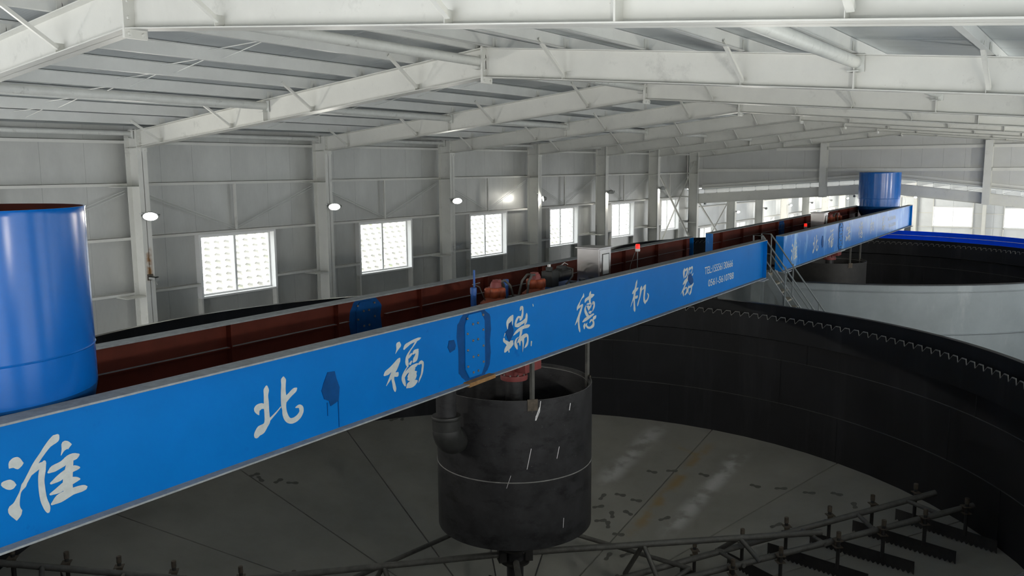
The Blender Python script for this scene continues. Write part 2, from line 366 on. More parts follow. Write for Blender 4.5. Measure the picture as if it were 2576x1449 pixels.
# round tie pipes between frames
TIES = [(-20.45, 10.93, .06, 'along the left eave'), (-15.1, 11.36, .082, 'half way up the left roof slope'), (-9.22, 11.84, .082, 'under the roof ridge'), (-2.95, 11.36, .082, 'half way down the right roof slope')]
for x, z, r, where in TIES:
    for i in range(1, len(FRAMES) - 1):
        ya, yb = FRAMES[i] + .13, FRAMES[i + 1] + .13
        t = empty('tie_pipe', (x, ya, z)); inv = Matrix.Translation(-Vector(t.location))
        for mb, nm in ((MB().tube([(x, ya + .03, z), (x, yb - .05, z)], r, 14), 'pipe'),
                       (MB().box(x - .11, x + .11, ya + .008, ya + .028, z - .13, z + .11), 'end_plate'), (MB().box(x - .11, x + .11, yb - .05, yb - .03, z - .13, z + .11), 'end_plate'),
                       (MB().box(x - .07, x + .07, yb - .19, yb - .03, z - .13, z - .12), 'bracket')):
            o = mb.build(nm, M_PIPE, t); o.matrix_parent_inverse = inv
        tag(t, f'round white tie pipe {where}, {ORD[i-1]} of its line', 'pipe', 'tie pipes between rafters')

# ------------------------------------------------------------------ walls: panels, girts, windows
WIN_N = [0]
def window(plane, a0, a1, z0, z1, fixed, inward):
    """plane 'x': wall at x=fixed, spans y a0..a1 ; plane 'y': wall at y=fixed, spans x a0..a1. inward = +1/-1 room side"""
    WIN_N[0] += 1
    def B(mb, a, b, d0, d1, za, zc):
        d0, d1 = fixed + inward * d0, fixed + inward * d1; lo, hi = min(d0, d1), max(d0, d1)
        return mb.box(lo, hi, a, b, za, zc) if plane == 'x' else mb.box(a, b, lo, hi, za, zc)
    w = empty('window_%d' % WIN_N[0], (fixed, a0, z0) if plane == 'x' else (a0, fixed, z0)); tag(w, kind='structure')
    inv = Matrix.Translation(-Vector(w.location))
    def P(mb, nm, m):
        o = mb.build(nm, m, w); o.matrix_parent_inverse = inv; return o
    t = .045; am = (a0 + a1) / 2
    P(B(MB(), a0, a1, -.06, -.01, z0, z0 + t), 'bottom_rail', M_WFRAME); P(B(MB(), a0, a1, -.06, -.01, z1 - t, z1), 'top_rail', M_WFRAME)
    P(B(MB(), a0, a0 + t, -.06, -.01, z0 + t, z1 - t), 'side_rail', M_WFRAME); P(B(MB(), a1 - t, a1, -.06, -.01, z0 + t, z1 - t), 'side_rail', M_WFRAME)
    P(B(MB(), am - .035, am + .035, -.06, -.01, z0 + t, z1 - t), 'mullion', M_WFRAME)
    P(B(MB(), a0 + t, am - .035, -.038, -.032, z0 + t, z1 - t), 'pane', M_GLASS); P(B(MB(), am + .035, a1 - t, -.038, -.032, z0 + t, z1 - t), 'pane', M_GLASS)
    P(B(MB(), a0 - .06, a1 + .06, -.02, .20, z0 - .05, z0), 'sill', M_WFRAME)
    P(B(MB(), a0 - .07, a0, 0, .20, z0, z1), 'jamb', M_WFRAME); P(B(MB(), a1, a1 + .07, 0, .20, z0, z1), 'jamb', M_WFRAME)
    P(B(MB(), a0 - .07, a1 + .07, 0, .20, z1, z1 + .06), 'head', M_WFRAME)
    return w
def side_wall(name, xw, inward, ya, yb, ztop, wins, frames, girts, z0w, z1w, m=M_WALL, detail=True, xo=None):
    """wall along y with window openings wins=[(a0,a1)]; backing + separate panels + girts"""
    d = .06 * -inward
    bk = MB(); xs = sorted((xw + d, xw + d * 1.6))
    bk.box(*xs, ya, yb, 0, z0w); bk.box(*xs, ya, yb, z1w, ztop)
    cur = ya
    for a0, a1 in wins + [(yb, yb)]:
        if a0 > cur: bk.box(*xs, cur, a0, z0w, z1w)
        cur = a1
    root = structure(name, bk, M_JOINT)
    edges = [ya]
    for f0, f1 in zip(frames[:-1], frames[1:]):
        cuts = [f0 + .13]
        w = [q for q in wins if f0 < q[0] < f1]
        if w:
            a0, a1 = w[0]; n = max(1, round((a0 - cuts[0]) / 1.0)); cuts += [cuts[0] + (a0 - cuts[0]) * k / n for k in range(1, n + 1)]
            cuts += [(a0 + a1) / 2, a1]; n = max(1, round((f1 + .13 - a1) / 1.0)); cuts += [a1 + (f1 + .13 - a1) * k / n for k in range(1, n)]
        else: cuts += [f0 + .13 + (f1 - f0) * k / 6 for k in range(1, 6)]
        edges += [c for c in cuts if c > edges[-1] + .05]
    edges.append(yb)
    for a, b in zip(edges[:-1], edges[1:]):
        if b - a < .1: continue
        xs = sorted((xw, xw + d))
        inw = any(q[0] - .02 <= a and b <= q[1] + .02 for q in wins)
        for za, zc in (((0, z0w), (z1w, ztop)) if inw else ((0, ztop),)):
            MB().box(*xs, a + .002, b - .002, za, zc).build('wall_panel', m, root)
    return root
def girt(root, x0, x1, ya, yb, z, inward):
    xi, xo_ = (x1, x0) if inward > 0 else (x0, x1)
    t = .006
    g_ = MB().box(x0, x1, ya, yb, z + .032, z + .038).box(*sorted((xi, xi - inward * t)), ya, yb, z - .038, z + .038).box(*sorted((xo_, xo_ + inward * t)), ya, yb, z - .038, z + .038)
    g_.build('girt', M_WHITE, root)
W0, W1 = 6.47, 8.16
WOFF = [(2.0, 4.5), (2.05, 4.55), (1.97, 4.47), (1.90, 4.28), (1.80, 4.16), (1.68, 4.02), (1.70, 3.95)]
LW = [(f + o[0], f + o[1]) for f, o in zip(FRAMES[1:8], WOFF)]
LW = [(FRAMES[0] + 1.9, FRAMES[0] + 4.4)] + LW
wl = side_wall('wall_left', XW, 1, Y0, Y1, 11.17, LW, FRAMES, None, W0, W1)
for a0, a1 in LW: window('x', a0, a1, W0, W1, XW, 1)
for i in range(1, len(FRAMES) - 1):
    f0, f1 = FRAMES[i] + .15, FRAMES[i + 1] + .12; a0, a1 = LW[i]
    for z in (10.72, 9.64, 8.255, 5.2, 3.6, 2.0): girt(wl, XW, XO, f0, f1, z, 1)
    girt(wl, XW, XO, f0, a0 - .07, 6.82, 1); girt(wl, XW, XO, a1 + .07, f1, 6.82, 1)
    for a in (a0 - .045, a1 + .045):
        MB().box(XW, XO - .02, a - .03, a + .03, 2.0, W0 - .05).build('jamb_post', M_WHITE, wl)
    pm = (f0 + f1) / 2 + .05
    MB().box(XO - .09, XO - .03, pm - .03, pm + .03, 8.29, 9.60).build('hanger_post', M_WHITE, wl)
    for s_ in (0, .07):
        for ye, sg in ((f0 + .12, -1), (f1 - .16, 1)):
            MB().tube([(XO - .06, pm + sg * .05, 8.31 + s_), (XO - .06, ye, 9.42 + s_)], .009, 6).build('sag_rod', M_PURLIN, wl)
    for z in (9.60, 6.78):                                              # kicker plate at the column
        MB().box(XO, XC - .02, f1 - .62, f1 + .0, z - .012, z).build('kicker_plate', M_WHITE, wl)

# right wall: windows let daylight in
RW = [(f + 1.2, f + 5.0) for f in FRAMES[:8]]
RW = [(-6.2, -1.4)] + RW
wr = side_wall('wall_right', XWR, -1, Y0, Y1, 11.17, RW, FRAMES, None, 6.0, 10.2, M_WALL)
for a0, a1 in RW: window('x', a0, a1, 6.0, 10.2, XWR, -1)
# near end wall with a wide open doorway behind the viewer
ne = MB().box(-21, -17.5, Y0 - .1, Y0, 0, 11.2).box(-17.5, 0.5, Y0 - .1, Y0, 9.6, 11.2).box(.5, 2.6, Y0 - .1, Y0, 0, 11.2)
ne.add([(-21, Y0 - .1, 11.2), (2.6, Y0 - .1, 11.2), (XR, Y0 - .1, 12.4), (-21, Y0, 11.2), (2.6, Y0, 11.2), (XR, Y0, 12.4)], [(0, 1, 2), (3, 5, 4), (0, 2, 5, 3), (1, 4, 5, 2)])
structure('wall_near', ne, M_ENDWALL)

# ------------------------------------------------------------------ gable end wall over the lower annex
YG = 46.95
def zlow(x): return 9.12 - .066 * abs(x + 9.6) - (.04 * (x + 9.6) if x > -9.6 else 0)      # annex rafter top
gb = MB(); xs_ = [XW + k * (2.56 - XW) / 24 for k in range(25)]
bot = [(x, zlow(x) + .34) for x in xs_]; poly = bot + [(2.56, 11.2), (XR, 12.3), (XW, 11.2)]
gb.prism(poly, lambda a, b, d: (a, d, b), YG + .06, YG + .09)
wg = structure('wall_gable', gb, M_JOINT)
for a, b in zip(xs_[:-1], xs_[1:]):
    a2, b2 = a + .002, b - .002; tops = [(b2, zt(b2) + .2), (a2, zt(a2) + .2)]
    if a2 < XR < b2: tops.insert(1, (XR, zt(XR) + .2))
    MB().prism([(a2, zlow(a2) + .36), (b2, zlow(b2) + .36)] + tops, lambda p, q, d: (p, d, q), YG, YG + .06).build('gable_panel', M_ENDWALL, wg)
GC = [(-20.06, -19.8), (-13.05, -12.72), (-5.32, -4.99), (1.5, 1.8)]
for a, b in zip(GC[:-1], GC[1:]):
    for z in (9.80, 10.92):
        xa, xb = a[1] if a[0] > -20 else XC, b[0]
        if z > 10.5: xa = max(xa, XR - (zb(XR) - 10.98) / .0919) if xa < XR else xa; xb = min(xb, XR + (zb(XR) - 10.98) / .0919)
        MB().box(xa, xb, YG - .16, YG, z - .04, z + .04).box(xa, xb, YG - .17, YG - .16, z - .075, z + .075).build('girt', M_WHITE, wg)
    segs = [(max(a[1], XC), b[0])]
    if segs[0][0] < -9.6 < segs[0][1]: segs = [(segs[0][0], -9.6), (-9.6, segs[0][1])]
    for xa, xb in segs:
        for dz, hh, dy in ((.47, .09, .17), (.31, .07, .22)):
            MB().bar((xa, YG - dy + .08, zlow(xa) + dz), (xb, YG - dy + .08, zlow(xb) + dz), .16, hh).build('flashing_girt', M_WHITE, wg)
for k, (a, b) in enumerate(GC[1:3]):
    c = empty('gable_post', ((a + b) / 2, 46.8, 0)); inv = Matrix.Translation(-Vector(c.location)); x = (a + b) / 2; top = zb(x); z0_ = zlow(x) - .56
    for mb, nm in ((MB().box(x - .006, x + .006, 46.50, 46.92, z0_, top), 'web'), (MB().box(a, b, 46.49, 46.504, z0_, top), 'front_flange'), (MB().box(a, b, 46.906, 46.92, z0_, top), 'rear_flange')):
        o = mb.build(nm, M_WHITE, c); o.matrix_parent_inverse = inv
    tag(c, ['white steel gable post standing left of the far blue drum', 'white steel gable post standing right of the far blue drum'][k], 'column', 'gable posts')
# annex rafter under the gable, with roof purlin ends on it
for side, (xa, xb) in enumerate(((XC, -9.6), (-9.6, XCR))):
    r = empty('annex_rafter', (xa, 46.95, zlow(xa))); inv = Matrix.Translation(-Vector(r.location)); dep = .56
    def P(mb, nm, m=M_WHITE):
        o = mb.build(nm, m, r); o.matrix_parent_inverse = inv; return o
    P(MB().prism([(xa, zlow(xa) - dep), (xb, zlow(xb) - dep + .06), (xb, zlow(xb)), (xa, zlow(xa))], lambda a, b, d: (a, d, b), 46.94, 46.955), 'web')
    for dz in (-dep, 0): P(MB().bar((xa, 46.95, zlow(xa) + dz), (xb, 46.95, zlow(xb) + dz + (.06 if dz else 0)), .2, .014), 'flange')
    x = xa + .4
    while x < xb - .3:
        P(MB().box(x - .05, x + .05, 46.86, 47.02, zlow(x) - dep - .12 + .03, zlow(x) - dep + .03), 'drip_cleat', M_GREY) if int((x - xa) * 10) % 29 < 5 else None
        x += .76
    tag(r, ['white annex rafter across the gable opening, left of the far blue drum', 'white annex rafter across the gable opening, right of the far blue drum'][side], 'roof beam', 'annex rafters')
ax = MB()
for xa, xb in ((-20.9, -9.6), (-9.6, 2.6)):
    ax.add([(xa, 47.0, zlow(xa) + .24), (xb, 47.0, zlow(xb) + .24), (xb, 84.3, zlow(xb) + .24), (xa, 84.3, zlow(xa) + .24), (xa, 47.0, zlow(xa) + .28), (xb, 47.0, zlow(xb) + .28), (xb, 84.3, zlow(xb) + .28), (xa, 84.3, zlow(xa) + .28)],
           [(0, 1, 2, 3), (4, 5, 6, 7), (0, 1, 5, 4), (1, 2, 6, 5), (2, 3, 7, 6), (3, 0, 4, 7)])
axr = structure('ceiling_annex', ax, M_ROOF)
x = -19.7
while x < 2.2:
    MB().box(x - .035, x + .035, 46.88, 84, zlow(x) + .01, zlow(x) + .03).box(x - .004, x + .004, 46.88, 84, zlow(x) + .03, zlow(x) + .21).box(x - .035, x + .035, 46.88, 84, zlow(x) + .21, zlow(x) + .235).build('purlin', M_PURLIN, axr); x += .76

# ------------------------------------------------------------------ annex beyond: left wall, far wall
AF = [46.70, 52.8, 58.1, 63.6, 69.0, 74.6, 80.0]
AW = [(f + 1.9, f + 4.2) for f in AF[:6]]
wa = side_wall('wall_annex_left', XW, 1, 47.0, 84.2, 8.7, AW, AF + [84.0], None, 4.55, 6.25, M_WALL_LT)
for a0, a1 in AW: window('x', a0, a1, 4.55, 6.25, XW, 1)
for i in range(6):
    a0, a1 = AW[i]
    for z in (6.34, 7.55): girt(wa, XW, XO, AF[i] + .2, AF[i + 1] + .12, z, 1)
    girt(wa, XW, XO, AF[i] + .2, a0 - .07, 5.0, 1); girt(wa, XW, XO, a1 + .07, AF[i + 1] + .12, 5.0, 1)
for i, y in enumerate(AF[1:]):
    column(9, y, XC, XO, zlow(XC) - .3, f'white column on the annex left wall beyond the gable, {ORD[i]} of six', 'annex left columns', cap=False, lampz=7.1)
YF = 84.2
fwin = [(-13.35, -10.25), (-7.75, -4.65), (-19.3, -16.2), (-2.2, .9)]
bk = MB(); bk.box(XW, 2.6, YF + .06, YF + .1, 0, 4.6).box(XW, 2.6, YF + .06, YF + .1, 6.28, 9.2)
cur = XW
for a0, a1 in sorted(fwin) + [(2.6, 2.6)]: bk.box(cur, a0, YF + .06, YF + .1, 4.6, 6.28); cur = a1
wf = structure('wall_far', bk, M_JOINT)
ed = sorted(set([XW, 2.6, -20, -15.8, -14.6, -9.4, -8.6, -3.9, -3.1, 1.6] + [q for w_ in fwin for q in (w_[0], (w_[0] + w_[1]) / 2, w_[1])]))
for a, b in zip(ed[:-1], ed[1:]):
    inw = any(q[0] - .01 <= a and b <= q[1] + .01 for q in fwin)
    for za, zc in (((0, 4.6), (6.28, 9.1)) if inw else ((0, 9.1),)): MB().box(a + .005, b - .005, YF, YF + .06, za, zc).build('wall_panel', M_WALL_LT, wf)
for a0, a1 in fwin: window('y', a0, a1, 4.6, 6.28, YF, -1)
for x0, x1 in ((XW, -20), (-19.9, -14.95), (-14.7, -9.4), (-9.2, -3.9), (-3.7, 2.6)):
    for z in (7.15, 4.5, 3.0): MB().box(x0, x1, YF - .17, YF, z - .03, z + .04).build('girt', M_WHITE, wf)
for a0, a1 in fwin:
    for q in (a0 - .05, a1 + .05): MB().box(q - .04, q + .04, YF - .17, YF, 3.0, 7.1).build('jamb_post', M_WHITE, wf)
for x0, x1 in ((-14.7, -13.4), (-10.2, -9.4), (-9.2, -7.8), (-4.6, -3.9), (-3.7, -2.3)): MB().box(x0, x1, YF - .17, YF, 5.72, 5.79).build('girt', M_WHITE, wf)
for k, x in enumerate((-14.83, -9.3, -3.8)):
    c = empty('end_column', (x, YF - .3, 0)); inv = Matrix.Translation(-Vector(c.location))
    for mb, nm in ((MB().box(x - .006, x + .006, YF - .55, YF - .18, 0, 9.0), 'web'), (MB().box(x - .14, x + .14, YF - .565, YF - .55, 0, 9.0), 'front_flange'), (MB().box(x - .14, x + .14, YF - .19, YF - .175, 0, 9.0), 'rear_flange')):
        o = mb.build(nm, M_WHITE, c); o.matrix_parent_inverse = inv
    tag(c, ['white column with a bright lamp on the far annex wall', 'white column between the two far annex windows, rust spot half way up', 'white column at the right end of the far annex wall'][k], 'column', 'far annex columns')
structure('wall_annex_right', MB().box(2.56, 2.66, 47.0, 84.3, 0, 1.2).box(2.56, 2.66, 47, 84.3, 8.3, 9.0), M_WALL)

# X braces in the last bay and the first annex bay
def brace(p, q, label):
    p, q = Vector(p), Vector(q); t = empty('cross_brace', p); d = q - p
    MB().bar((0, 0, 0), d, .09, .008, 0, (1, 0, 0)).build('leg_plate', M_WHITE, t); MB().bar((.035, 0, .045), d + Vector((.035, 0, .045)), .008, .075, 0, (1, 0, 0)).build('leg_plate', M_WHITE, t)
    return tag(t, label, 'brace', 'wall cross braces')
xb_ = XC - .15
brace((xb_, FRAMES[7] + .3, 9.7), (xb_, FRAMES[8] + .05, 5.2), 'diagonal brace falling away from the viewer, in the last bay before the gable')
brace((xb_ - .08, FRAMES[8] + .05, 10.3), (xb_ - .08, FRAMES[7] + .3, 5.2), 'diagonal brace rising toward the gable corner, in the last left-wall bay')
brace((xb_, AF[0] + .4, 8.0), (xb_, AF[1] + .1, 4.2), 'diagonal brace falling away from the viewer, just beyond the gable')
brace((xb_ - .08, AF[1] + .1, 8.3), (xb_ - .08, AF[0] + .4, 4.2), 'diagonal brace rising away from the viewer, just beyond the gable')

# ------------------------------------------------------------------ flood lamps on columns
def flood(x, y, z, aim, label, power, k=1.0, arm=None, cone=150, group='flood lamps on columns'):
    t = empty('flood_lamp', (x, y, z)); d = Vector(aim).normalized(); q = d.to_track_quat('Z', 'Y').to_matrix().to_4x4()
    def P(mb, nm, m):
        mb.v = [tuple(q @ Vector((p[0] * k * 1.3, p[1] * k * .8, p[2] * k))) for p in mb.v]; o = mb.build(nm, m, t); return o
    P(MB().lathe([(0, -.11), (.05, -.11), (.09, -.08), (.13, 0), (.15, .03), (.15, .05), (.135, .05), (.13, .03)], 24), 'housing', M_LAMP)
    P(MB().lathe([(0, .035), (.08, .034), (.128, .03)], 24), 'lens', M_GLOW)
    P(MB().box(-.17, -.155, -.02, .02, -.06, .03).box(.155, .17, -.02, .02, -.06, .03).box(-.17, .17, -.02, .02, -.075, -.06), 'yoke', M_LAMP)
    o = MB().bar((0, 0, 0), (arm or (XC - x - .02, 0, .05)), .04, .04).build('arm', M_LAMP, t)
    l = bpy.data.lights.new('flood_light', 'SPOT'); l.energy = power; l.spot_size = math.radians(cone); l.spot_blend = .7; l.shadow_soft_size = .12; l.color = (1, .965, .88)
    lo = bpy.data.objects.new('flood_light', l); COL.objects.link(lo); lo.parent = t; lo.location = d * .08; lo.rotation_euler = (-d).to_track_quat('Z', 'Y').to_euler()
    return tag(t, label, 'lamp', group)
AIM = [(1, -.8, -.45), (1, -.8, -.45), (1, -.8, -.45), (-.8, -.75, -.1), (-.25, .1, -1), (-.25, .1, -1)]
for k in range(6):
    flood(-19.84, FRAMES[k + 2] + .12, [8.86, 8.85, 8.82, 8.70, 8.82, 8.87][k], AIM[k], 'round flood lamp on left wall column, %s, %s' % (ORD[k], 'shining toward the viewer' if k < 3 else 'turned toward the wall' if k == 3 else 'tilted down onto its column'), [90, 90, 90, 18, 45, 45][k])
for k, y in enumerate(AF[1:]):
    flood(-19.88, y + .12, 7.1, (1, -.6, -.4) if k in (0, 2, 5) else (.7, .9, -.35), f'small flood lamp on an annex wall column beyond the gable, {ORD[k]} of six', 800, .7)
flood(-14.83, YF - .68, 7.15, (.1, -1, -.3), 'small flood lamp on the far annex wall column, right of the far blue drum', 900, .7, (0, .11, 0))

for k in range(8):                                                          # the same lamps along the right-hand wall
    flood(XCR - .22, FRAMES[k] + .12, 8.86, (-1, .45, .06) if k < 3 else (-.8, .75, -.2), f'round flood lamp on right-hand wall column, {ORD[k]} of its row', 300 if k < 3 else 380, 1.0, (.2, 0, .05), 105 if k < 3 else 110, 'right wall flood lamps')

for k in range(2):                                                          # and on the two left columns before the first one in view
    if k == 0: column(0, FRAMES[0], XC, XO, 10.99, 'white H-section wall column abreast of the viewer, far outside the picture', 'left wall columns')
    flood(-19.84, FRAMES[k] + .12, 8.86, (1, .5, -.2), ['round flood lamp on the left wall column beside the viewer', 'round flood lamp on the left wall column just outside the picture'][k], 420, 1.0, (-.2, 0, .05))
